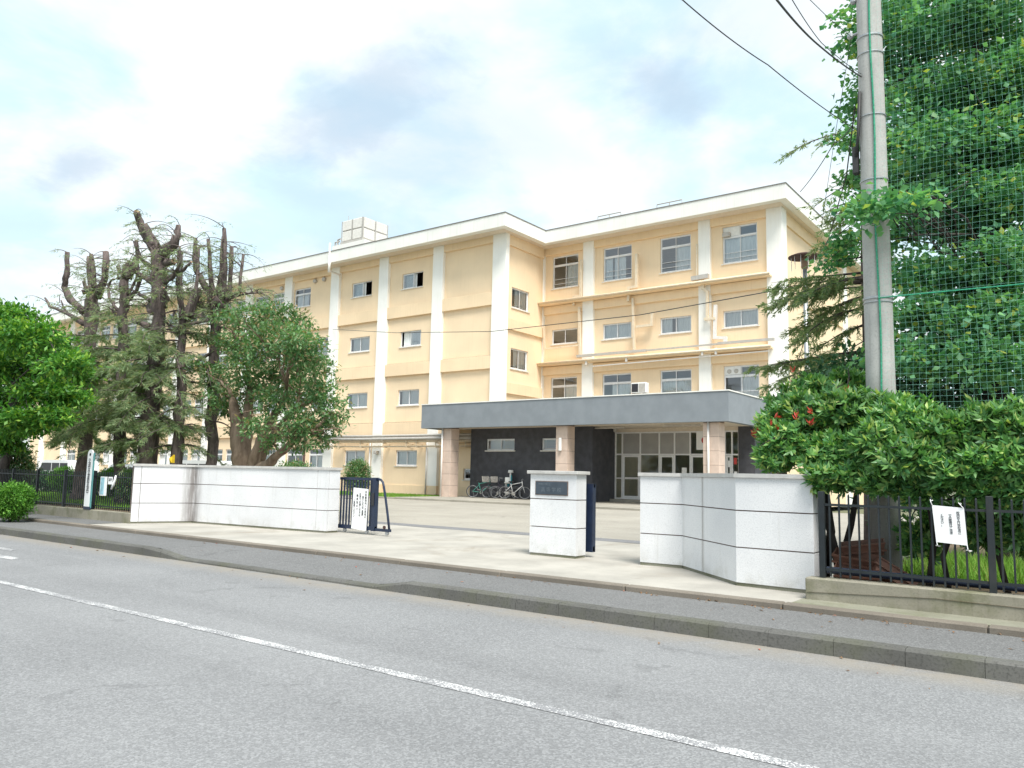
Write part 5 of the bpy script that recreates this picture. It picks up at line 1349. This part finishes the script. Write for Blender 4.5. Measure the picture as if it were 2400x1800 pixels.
for k in range(18):
    bough(twC, lvC, bC+Vector((0, 0, rC.uniform(3, 9))), rC.uniform(0, 6.28), rC.uniform(0.8, 1.8), 0.1, 0.4, rC, 0.8, 0.03, 0.12, 0.02)
tmC.build('trunk', M['cedarbark'], cr, smooth=True); twC.build('branches', M['cedarbark'], cr, smooth=True, kind='stuff'); lvC.build('needles', M['needle'], cr, kind='stuff')

# ================================================================== POLE, NET, WIRES
PXc, PYc = -2.37, 11.5
up_ = empty('utility_pole', (PXc, PYc, 0.25), 'tall weathered concrete utility pole with steel bands and green rope', 'utility pole')
MB().tube([(PXc, PYc, 0.1), (PXc, PYc, 3), (PXc, PYc, 6), (PXc, PYc, 9), (PXc, PYc, 12.5)], [0.196, 0.184, 0.172, 0.160, 0.146], 28).build('pole', M['pole'], up_, smooth=True)
for z, h in ((7.80, 0.03), (7.55, 0.018), (6.63, 0.02), (5.70, 0.022), (5.48, 0.03), (4.03, 0.035), (3.98, 0.015), (2.35, 0.03)):
    rr = 0.196-0.004*z+0.004
    MB().lathe((PXc, PYc, z), [(rr, 0), (rr+0.008, 0.004), (rr+0.008, h), (rr, h+0.004)], 24).build('band', M['steel'], up_)
MB().tube([(PXc+0.05+0.012*math.sin(z*2.2), PYc-(0.196-0.004*z)-0.012, z) for z in frange(2.2, 12.4, 60)], 0.013, 6).build('rope', M['greenrope'], up_, smooth=True)
MB().tube([(PXc-0.12, PYc-0.16, 7.0), (PXc-0.16, PYc-0.13, 6.4), (PXc-0.2, PYc-0.1, 6.1)], 0.022, 6).build('cable_riser', M['wire'], up_, smooth=True)
MB().bbox(PXc-0.26, PXc-0.18, PYc-0.10, PYc+0.0, 5.85, 6.25, 0.015).build('junction_box', M['wire'], up_)
for px, py in ((1993,85),(2000,3),(2019,180)):
    p = at(px, py, PYc-0.05); MB().tube([p, Vector((PXc, PYc-0.1, p.z))], 0.02, 6).lathe(p, [(0.02,-0.05),(0.045,-0.02),(0.045,0.02),(0.02,0.05)], 10).build('insulator', M['steel'], up_)
def wire(name, pts, r, label, sag=0.0, n=24, mat='wire', group='overhead wires at the pole'):
    P = []
    for i in range(len(pts)-1):
        a, b = Vector(pts[i]), Vector(pts[i+1])
        for k in range(n):
            t = k/n; P.append(a.lerp(b, t)-Vector((0,0,4*sag*t*(1-t))))
    P.append(Vector(pts[-1]))
    return MB().tube(P, r, 5).build(name, M[mat], None, True, label, 'wire', group)
pA = at(2019, 180, PYc-0.1)
wire('overhead_wire', [pA, at(1912,100,8.6), at(1821,0,6.2), at(1760,-110,4.5)], 0.010, 'thick twisted black cable from pole band to top of the picture', 0.02)
wire('overhead_wire', [pA+Vector((0,0,0.04)), at(1925,100,8.8), at(1857,0,6.8), at(1800,-110,5)], 0.0045, 'thin black wire just right of the thick twisted cable', 0.02)
wire('overhead_wire', [at(1994,85,PYc-0.1), at(1945,45,9.6), at(1899,0,8.0), at(1820,-90,6)], 0.004, 'thin wire to the uppermost insulator of the pole', 0.0)
wire('overhead_wire', [at(2000,300,PYc), at(1800,152,8.3), at(1600,0,6.4), at(1480,-100,5.2)], 0.0062, 'long single wire crossing the sky left of the pole', 0.03)
wire('overhead_wire', [at(1994,95,PYc-0.05), at(1960,300,12.8), at(1925,530,14.5)], 0.004, 'thin stay wire dropping steeply from the upper insulator', 0.0)
wire('overhead_wire', [at(2000,290,PYc), at(1955,335,13.5), at(1875,450,18)], 0.008, 'short wire slanting down behind the roof corner', 0.05)
wire('overhead_wire', [at(2004,250,PYc), at(1984,410,13.2), at(1942,560,17), at(1888,690,20)], 0.010, 'black service cable from pole towards the disc lamp post', 0.0)
wire('overhead_wire', [at(1888,668,20.0), at(1500,738,23.5), at(1150,777,27.5), at(930,780,31.0), at(780,772,33.95)], 0.014, 'black cable sagging across the whole cream facade', 0.0, 8)
# net
nt_ = MB(); rN = np.random.default_rng(4)
NX0, NX1, NZ0, NZ1, NY, ST = PXc+0.06, 1.9, 2.45, 12.4, 11.28, 0.075
def ny_(x, z): return NY+0.05*math.sin(x*1.3+z*0.4)+0.03*math.sin(z*1.1)
def nx_(x, z): return x+0.02*math.sin(z*1.7+x*2)+0.012*math.sin(z*4.1)
zs_ = frange(NZ0, NZ1, 26)
x = NX0
while x < NX1:
    nt_.tube([(nx_(x, z), ny_(x, z), z) for z in zs_], 0.0009, 3, cap=False); x += ST
z = NZ0
xs_ = frange(NX0, NX1, 14)
while z < NZ1:
    nt_.tube([(nx_(x, z), ny_(x, z), z+0.01*math.sin(x*3+z)) for x in xs_], 0.0009, 3, cap=False); z += ST
net = empty('safety_net', (0, NY, 2.4), 'green ball safety net hanging from the concrete pole to the right', 'net')
nt_.build('mesh', M['net'], net, kind='stuff')
MB().tube([(nx_(x, NZ0), ny_(x, NZ0), NZ0) for x in xs_], 0.009, 6).tube([(nx_(x, 4.0), ny_(x, 4.0)-0.01, 4.0) for x in xs_], 0.009, 6).build('border_rope', M['greenrope'], net)
# disc lamp post beside the right wing
lx, ly = at(1888, 700, 20.0).x, 20.0
lp = empty('lamp_post', (lx, ly, 0.27), 'grey lamp post with a wide rusty disc shade beside the right wing', 'lamp post')
zd = at(1882, 598, ly).z
MB().tube([(lx, ly, 0.2), (lx, ly, zd-0.35)], [0.075, 0.055], 12).build('post', M['steel'], lp, smooth=True)
MB().lathe((lx, ly, zd-0.05), [(0.40,-0.02),(0.40,0.0),(0.28,0.05),(0.10,0.085),(0.02,0.09)], 26).build('shade', M['rust'], lp)
MB().lathe((lx, ly, zd-0.38), [(0.05,0),(0.09,0.05),(0.10,0.22),(0.06,0.31)], 14).build('lantern', M['cutwood'], lp)
for k in range(12):
    a = 2*math.pi*k/12; q = Vector((lx+0.33*math.cos(a), ly+0.33*math.sin(a), zd-0.06))
    MB().tube([q, q-Vector((0,0,0.30+0.08*math.sin(k*2.1)))], 0.005, 4).build('hanging_cord', M['paper'], lp)
for dx in (0.0, -0.05): MB().tube([(lx, ly, 5.2), (lx-0.7+dx, ly+0.2, 3.2)], 0.006, 4).build('stay_wire', M['wire'], lp)

# ================================================================== BICYCLES
def ring(mb, c, R, r, n=26, k=6):
    V, Fc = [], []
    for i in range(n):
        g = 2*math.pi*i/n
        for j in range(k):
            h = 2*math.pi*j/k; q = R+r*math.cos(h)
            V.append((c[0]+q*math.cos(g), c[1]+r*math.sin(h), c[2]+q*math.sin(g)))
    for i in range(n):
        for j in range(k): Fc.append((i*k+j, ((i+1)%n)*k+j, ((i+1)%n)*k+(j+1)%k, i*k+(j+1)%k))
    return mb.add(V, Fc)
def bicycle(label, loc, rz, col, R=0.33, basket=False, child=False, sporty=False, lean=0.0):
    b = empty('bicycle', (0,0,0), label, 'bicycle', 'bicycles parked under the canopy')
    fm = plain('bicycle_paint', col, 0.35, 0.1, 0.1)
    wb = 1.04
    rear, front = Vector((-wb/2, 0, R)), Vector((wb/2, 0, R))
    bb, seat_t, head_t, head_b = Vector((-0.07,0,0.28)), Vector((-0.22,0,0.78)), Vector((0.36,0,0.86 if not sporty else 0.88)), Vector((0.40,0,0.70))
    f = MB()
    if sporty: f.tube([seat_t-Vector((0,0,0.06)), head_t-Vector((0,0,0.03))], 0.019, 8)
    else: f.tube([seat_t-Vector((-0.05,0,0.30)), head_b+Vector((0,0,0.02))], 0.021, 8)
    f.tube([bb, head_b], 0.022, 8); f.tube([bb, seat_t], 0.018, 8); f.tube([head_b-Vector((0,0,0.03)), head_t+Vector((0,0,0.03))], 0.024, 8)
    for s in (-0.05, 0.05):
        f.tube([bb+Vector((0,s*0.5,0)), rear+Vector((0,s,0))], 0.011, 6); f.tube([seat_t+Vector((0.03,s*0.4,-0.12)), rear+Vector((0,s,0))], 0.010, 6)
    f.build('frame', fm, b, smooth=True)
    fk = MB()
    for s in (-0.05, 0.05): fk.tube([head_b-Vector((0,0,0.03)), head_b+Vector((0.04,s,-0.12)), front+Vector((0,s,0))], 0.012, 6)
    fk.build('fork', fm, b, smooth=True)
    for c in (rear, front):
        t = MB(); ring(t, c, R-0.018, 0.018 if sporty else 0.021); w = t.build('wheel', M['black'], b, smooth=True)
        t = MB(); ring(t, c, R-0.045, 0.010, 26, 5); t.build('rim', M['steel'], w, smooth=True)
        sp_ = MB()
        for i in range(14):
            g = 2*math.pi*i/14; sp_.tube([c+Vector((0,0.015*(-1)**i,0)), c+Vector(((R-0.05)*math.cos(g),0,(R-0.05)*math.sin(g)))], 0.0014, 3)
        sp_.lathe(c+Vector((0,-0.045,0)), [(0.02,0),(0.02,0.09)], 8, 'y'); sp_.build('spokes', M['bikemetal'], w)
        if not sporty:
            md = MB(); P = [c+Vector(((R+0.02)*math.cos(g),0,(R+0.02)*math.sin(g))) for g in [math.pi*(0.02+0.9*i/12) for i in range(13)]]
            md.tube(P, 0.020, 6, squash=None).build('mudguard', M['bikemetal'], b, smooth=True)
    sd = MB(); sd.lathe((seat_t.x-0.02, 0, seat_t.z+0.06), [(0.02,0.0),(0.095,0.012),(0.10,0.04),(0.05,0.06)], 14)
    sd.tube([seat_t+Vector((0.05,0,0.09)), seat_t+Vector((0.17,0,0.085))], [0.05, 0.022], 8); sd.tube([seat_t-Vector((0,0,0.05)), seat_t+Vector((0,0,0.08))], 0.013, 6)
    sd.build('saddle', M['black'], b, smooth=True)
    hb = MB(); ht = head_t+Vector((0,0,0.03))
    hb.tube([ht, ht+Vector((-0.01,0,0.10))], 0.012, 6)
    if sporty: hb.tube([ht+Vector((0.06,-0.29,0.09)), ht+Vector((0.05,0,0.10)), ht+Vector((0.06,0.29,0.09))], 0.012, 6)
    else: hb.tube([ht+Vector((-0.20,-0.27,0.13)), ht+Vector((0.0,-0.24,0.15)), ht+Vector((0.02,0,0.10)), ht+Vector((0.0,0.24,0.15)), ht+Vector((-0.20,0.27,0.13))], 0.012, 6)
    hb.build('handlebar', M['steel'], b, smooth=True)
    cr_ = MB(); cr_.lathe(bb+Vector((0,0.035,0)), [(0.09,0),(0.09,0.006)], 18, 'y')
    cr_.bar(bb+Vector((0,0.05,0)), bb+Vector((0.10,0.05,-0.13)), 0.014, 0.02); cr_.bar(bb+Vector((0,-0.05,0)), bb+Vector((-0.10,-0.05,0.13)), 0.014, 0.02)
    cr_.box(bb.x+0.06, bb.x+0.15, 0.05, 0.13, bb.z-0.14, bb.z-0.12); cr_.box(bb.x-0.15, bb.x-0.06, -0.13, -0.05, bb.z+0.12, bb.z+0.14)
    cr_.build('crank', M['greypipe'], b)
    MB().tube([rear+Vector((0.02,0.08,0.0)), rear+Vector((0.10,0.14,-R+0.01))], 0.009, 6).build('kickstand', M['steel'], b)
    if basket:
        bk = MB(); x0, x1, z0, z1 = head_t.x+0.08, head_t.x+0.40, head_t.z-0.02, head_t.z+0.24
        for z in frange(z0, z1, 5):
            e = 0.03*(z-z0)/(z1-z0); bk.tube([(x0,-0.15-e,z),(x1+e,-0.15-e,z),(x1+e,0.15+e,z),(x0,0.15+e,z),(x0,-0.15-e,z)], 0.006, 4)
        for k in range(6):
            y = -0.15+0.06*k; bk.tube([(x1,y,z0),(x1+0.03,y*1.15,z1)], 0.005, 4); bk.tube([(x0,y,z0),(x0,y*1.15,z1)], 0.005, 4)
            xx = x0+(x1-x0)*k/5; bk.tube([(xx,-0.15,z0),(xx,-0.18,z1)], 0.005, 4); bk.tube([(xx,0.15,z0),(xx,0.18,z1)], 0.005, 4)
        bk.build('basket', M['greypipe'], b)
    if child:
        cs = MB(); cx, cz = -0.52, 0.78
        cs.bbox(cx-0.16, cx+0.14, -0.17, 0.17, cz, cz+0.06, 0.02); cs.bbox(cx-0.20, cx-0.13, -0.17, 0.17, cz+0.05, cz+0.62, 0.025)
        cs.bbox(cx-0.14, cx+0.10, -0.19, -0.15, cz+0.05, cz+0.30, 0.015); cs.bbox(cx-0.14, cx+0.10, 0.15, 0.19, cz+0.05, cz+0.30, 0.015); cs.bbox(cx+0.02, cx+0.12, -0.15, -0.05, cz-0.35, cz, 0.015)
        cs.build('child_seat', M['white'], b)
        cv = MB(); cv.bbox(cx-0.23, cx-0.205, -0.20, 0.20, cz-0.12, cz+0.42, 0.01); cv.bbox(cx-0.2, cx+0.14, -0.225, -0.195, cz-0.15, cz+0.30, 0.01)
        cv.build('seat_cover', plain('teal_cover', (0.05,0.42,0.52), 0.7, var=0.2), b)
        MB().tube([(cx-0.17,0,cz+0.55),(cx-0.165,0,cz+0.68)], [0.15, 0.13], 12).build('headrest', M['white'], b, smooth=True)
    b.location = loc; b.rotation_euler = (lean, 0, rz)
    return b
bicycle('green bicycle, leftmost of those parked under the canopy', (-26.10, 32.62, 0.36), rad(38), (0.08,0.36,0.29), sporty=True, lean=rad(-6))
bicycle('bicycle with white child seat and teal cover parked under the canopy', (-25.22, 32.70, 0.36), rad(-150), (0.03,0.03,0.035), R=0.29, basket=True, child=True, lean=rad(5))
bicycle('dark bicycle with steel front basket between child seat bicycle and white bicycle', (-24.72, 32.80, 0.36), rad(-140), (0.04,0.035,0.05), R=0.30, basket=True, lean=rad(5))
bicycle('white bicycle, rightmost of those parked under the canopy', (-23.98, 32.55, 0.36), rad(30), (0.62,0.62,0.62), sporty=True, lean=rad(-6))

# ================================================================== PARKED CARS (seen over the wall and through the railings)
def car(label, loc, rz, col, L=3.4, H=1.80, W=1.48, hood=0.35):
    c = empty('parked_car', (0,0,0), label, 'car', 'cars parked behind the cedars')
    x0, x1 = -L/2, L/2
    prof = [(x0,0.30),(x1,0.28),(x1+0.02,0.62),(x1-0.05,0.92),(x1-hood,1.05),(x1-hood-0.42,H-0.08),(x1-hood-0.75,H),(x0+0.35,H),(x0+0.08,H-0.10),(x0-0.02,1.0),(x0-0.03,0.55)]
    pm = plain('car_paint', col, 0.25, 0.1, 0.03)
    m = MB(); m.prism_y(prof, -W/2, W/2).build('body', pm, c)
    gm = M['black']
    for s in (-1, 1):
        y = s*(W/2+0.004)
        for a, b in ((x0+0.12, x0+1.0), (x0+1.08, x0+1.95), (x0+2.03, x1-hood-0.42)):
            q = [(a,1.02),(b if b < x1-hood-0.5 else x1-hood-0.08,1.02),(b if b < x1-hood-0.5 else x1-hood-0.47,H-0.16),(a,H-0.16)]
            MB().prism_y(q, min(y, y-0.004*s), max(y, y-0.004*s)).build('side_window', gm, c)
        for xw in (x0+0.55, x1-0.55):
            w = MB().lathe((xw, s*(W/2-0.17) if s > 0 else s*(W/2-0.02), 0.28), [(0.24,0),(0.28,0.03),(0.28,0.16),(0.24,0.19)], 22, 'y').build('wheel', M['black'], c)
            MB().lathe((xw, s*(W/2+0.025) if s > 0 else s*(W/2-0.0)-0.03, 0.28), [(0.17,0),(0.17,0.008)], 16, 'y').build('rim', M['steel'], w)
        MB().bbox(x1-0.05, x1+0.04, s*W/2*0.72-0.14, s*W/2*0.72+0.14, 0.68, 0.86, 0.02).build('headlight', M['glass'], c)
        MB().bbox(x1-hood-0.25, x1-hood-0.10, s*(W/2+0.10)-0.07, s*(W/2+0.10)+0.07, 1.05, 1.20, 0.02).build('mirror', pm, c)
    d = Vector((-0.42, 0, H-0.08-1.05)).normalized(); n = Vector((d.z, 0, -d.x))*0.006
    p, q = Vector((x1-hood-0.03, 0, 1.05+0.06)), Vector((x1-hood-0.40, 0, H-0.12))
    MB().add([p+n+Vector((0,-W/2+0.08,0)), p+n+Vector((0,W/2-0.08,0)), q+n+Vector((0,W/2-0.10,0)), q+n+Vector((0,-W/2+0.10,0))], [(0,1,2,3)]).build('windscreen', gm, c)
    c.location = loc; c.rotation_euler = (0, 0, rz)
    return c
car('white boxy van, leftmost car behind the railings', (-47.2, 21.2, 0.26), rad(180), (0.78,0.78,0.78), 4.3, 1.60, 1.66, 0.7)
car('silver car behind the second cedar', (-40.2, 21.4, 0.26), rad(180), (0.55,0.57,0.60), 4.0, 1.45, 1.62, 0.8)
car('white van behind the long wall, between fourth and fifth cedar', (-33.3, 21.0, 0.26), rad(180), (0.78,0.78,0.78), 3.9, 1.66, 1.60, 0.4)

# ================================================================== SMALL THINGS
for k, (x, y, z, rx, ry, rz, dsc) in enumerate(((-2.52, 10.62, 0.36, 0.25, 0.0, 0.1, 'lowest brown trough planter, leaning behind the right railings'), (-2.58, 10.78, 0.50, 0.35, 0.12, 0.05, 'middle brown trough planter of the leaning stack'), (-2.50, 10.92, 0.64, 0.2, -0.15, 0.2, 'uppermost brown trough planter of the leaning stack'), (-2.16, 10.66, 0.36, -0.5, 0.55, 0.3, 'tilted brown trough planter beside the concrete pole'))):
    pt = empty('trough_planter', (0,0,0), dsc, 'planter', 'brown planters behind the right railings')
    m = MB(); w0, w1, d0, d1, h = 0.22, 0.26, 0.08, 0.11, 0.17
    o = [(-w0,-d0,0),(w0,-d0,0),(w0,d0,0),(-w0,d0,0),(-w1,-d1,h),(w1,-d1,h),(w1,d1,h),(-w1,d1,h)]
    i_ = [(-w1+0.015,-d1+0.015,h),(w1-0.015,-d1+0.015,h),(w1-0.015,d1-0.015,h),(-w1+0.015,d1-0.015,h),(-w0+0.02,-d0+0.02,0.02),(w0-0.02,-d0+0.02,0.02),(w0-0.02,d0-0.02,0.02),(-w0+0.02,d0-0.02,0.02)]
    m.add(o+i_, [(3,2,1,0),(0,1,5,4),(1,2,6,5),(2,3,7,6),(3,0,4,7),(4,5,9,8),(5,6,10,9),(6,7,11,10),(7,4,8,11),(8,9,13,12),(9,10,14,13),(10,11,15,14),(11,8,12,15),(12,13,14,15)])
    m.build('trough', M['terracotta'], pt)
    rm = MB()
    for zz_ in (0.06, 0.15): rm.box(-w1-0.006, w1+0.006, -d1-0.012, -d1+0.02, zz_, zz_+0.02)
    rm.build('rim', M['terracotta'], pt)
    pt.location = (x, y, z); pt.rotation_euler = (rx, ry, rz)
p = at(712, 1085, 22.0)
MB().tube([(p.x, 22.0, 0.25), (p.x, 22.0, at(713, 1025, 22.0).z)], [0.05, 0.045], 8).build('wooden_stake', M['rust'], None, True, 'thin red brown stake under the spreading evergreen', 'stake')
p = at(62, 1085, 19.0)
MB().tube([(p.x, 19.0, 0.25), (p.x, 19.0, at(63, 1030, 19.0).z+0.6)], [0.06, 0.05], 8).build('thin_post', M['greypipe'], None, True, 'thin grey post behind the left railings', 'post')
p = at(401, 1076, 13.9)
yb = MB(); yb.add([(p.x-0.07,13.9,p.z-0.12),(p.x+0.08,13.88,p.z-0.12),(p.x+0.09,13.9,p.z+0.14),(p.x+0.02,13.92,p.z+0.10),(p.x-0.05,13.86,p.z+0.02),(p.x-0.07,13.98,p.z-0.12),(p.x+0.08,13.98,p.z-0.12),(p.x+0.09,13.97,p.z+0.14),(p.x+0.02,13.97,p.z+0.10),(p.x-0.05,13.97,p.z+0.02)],
       [(0,1,2,3,4),(9,8,7,6,5),(0,5,6,1),(1,6,7,2),(2,7,8,3),(3,8,9,4),(4,9,5,0)])
yb.build('yellow_bag', M['yellow'], None, False, 'small yellow cloth bag beside the fourth cedar trunk', 'bag')
MB().tube([(p.x, 13.93, 0.25), (p.x, 13.93, p.z+0.02)], 0.02, 6).build('bag_stand', M['greypipe'], None, True, 'thin stand under the yellow bag behind the wall', 'stand')
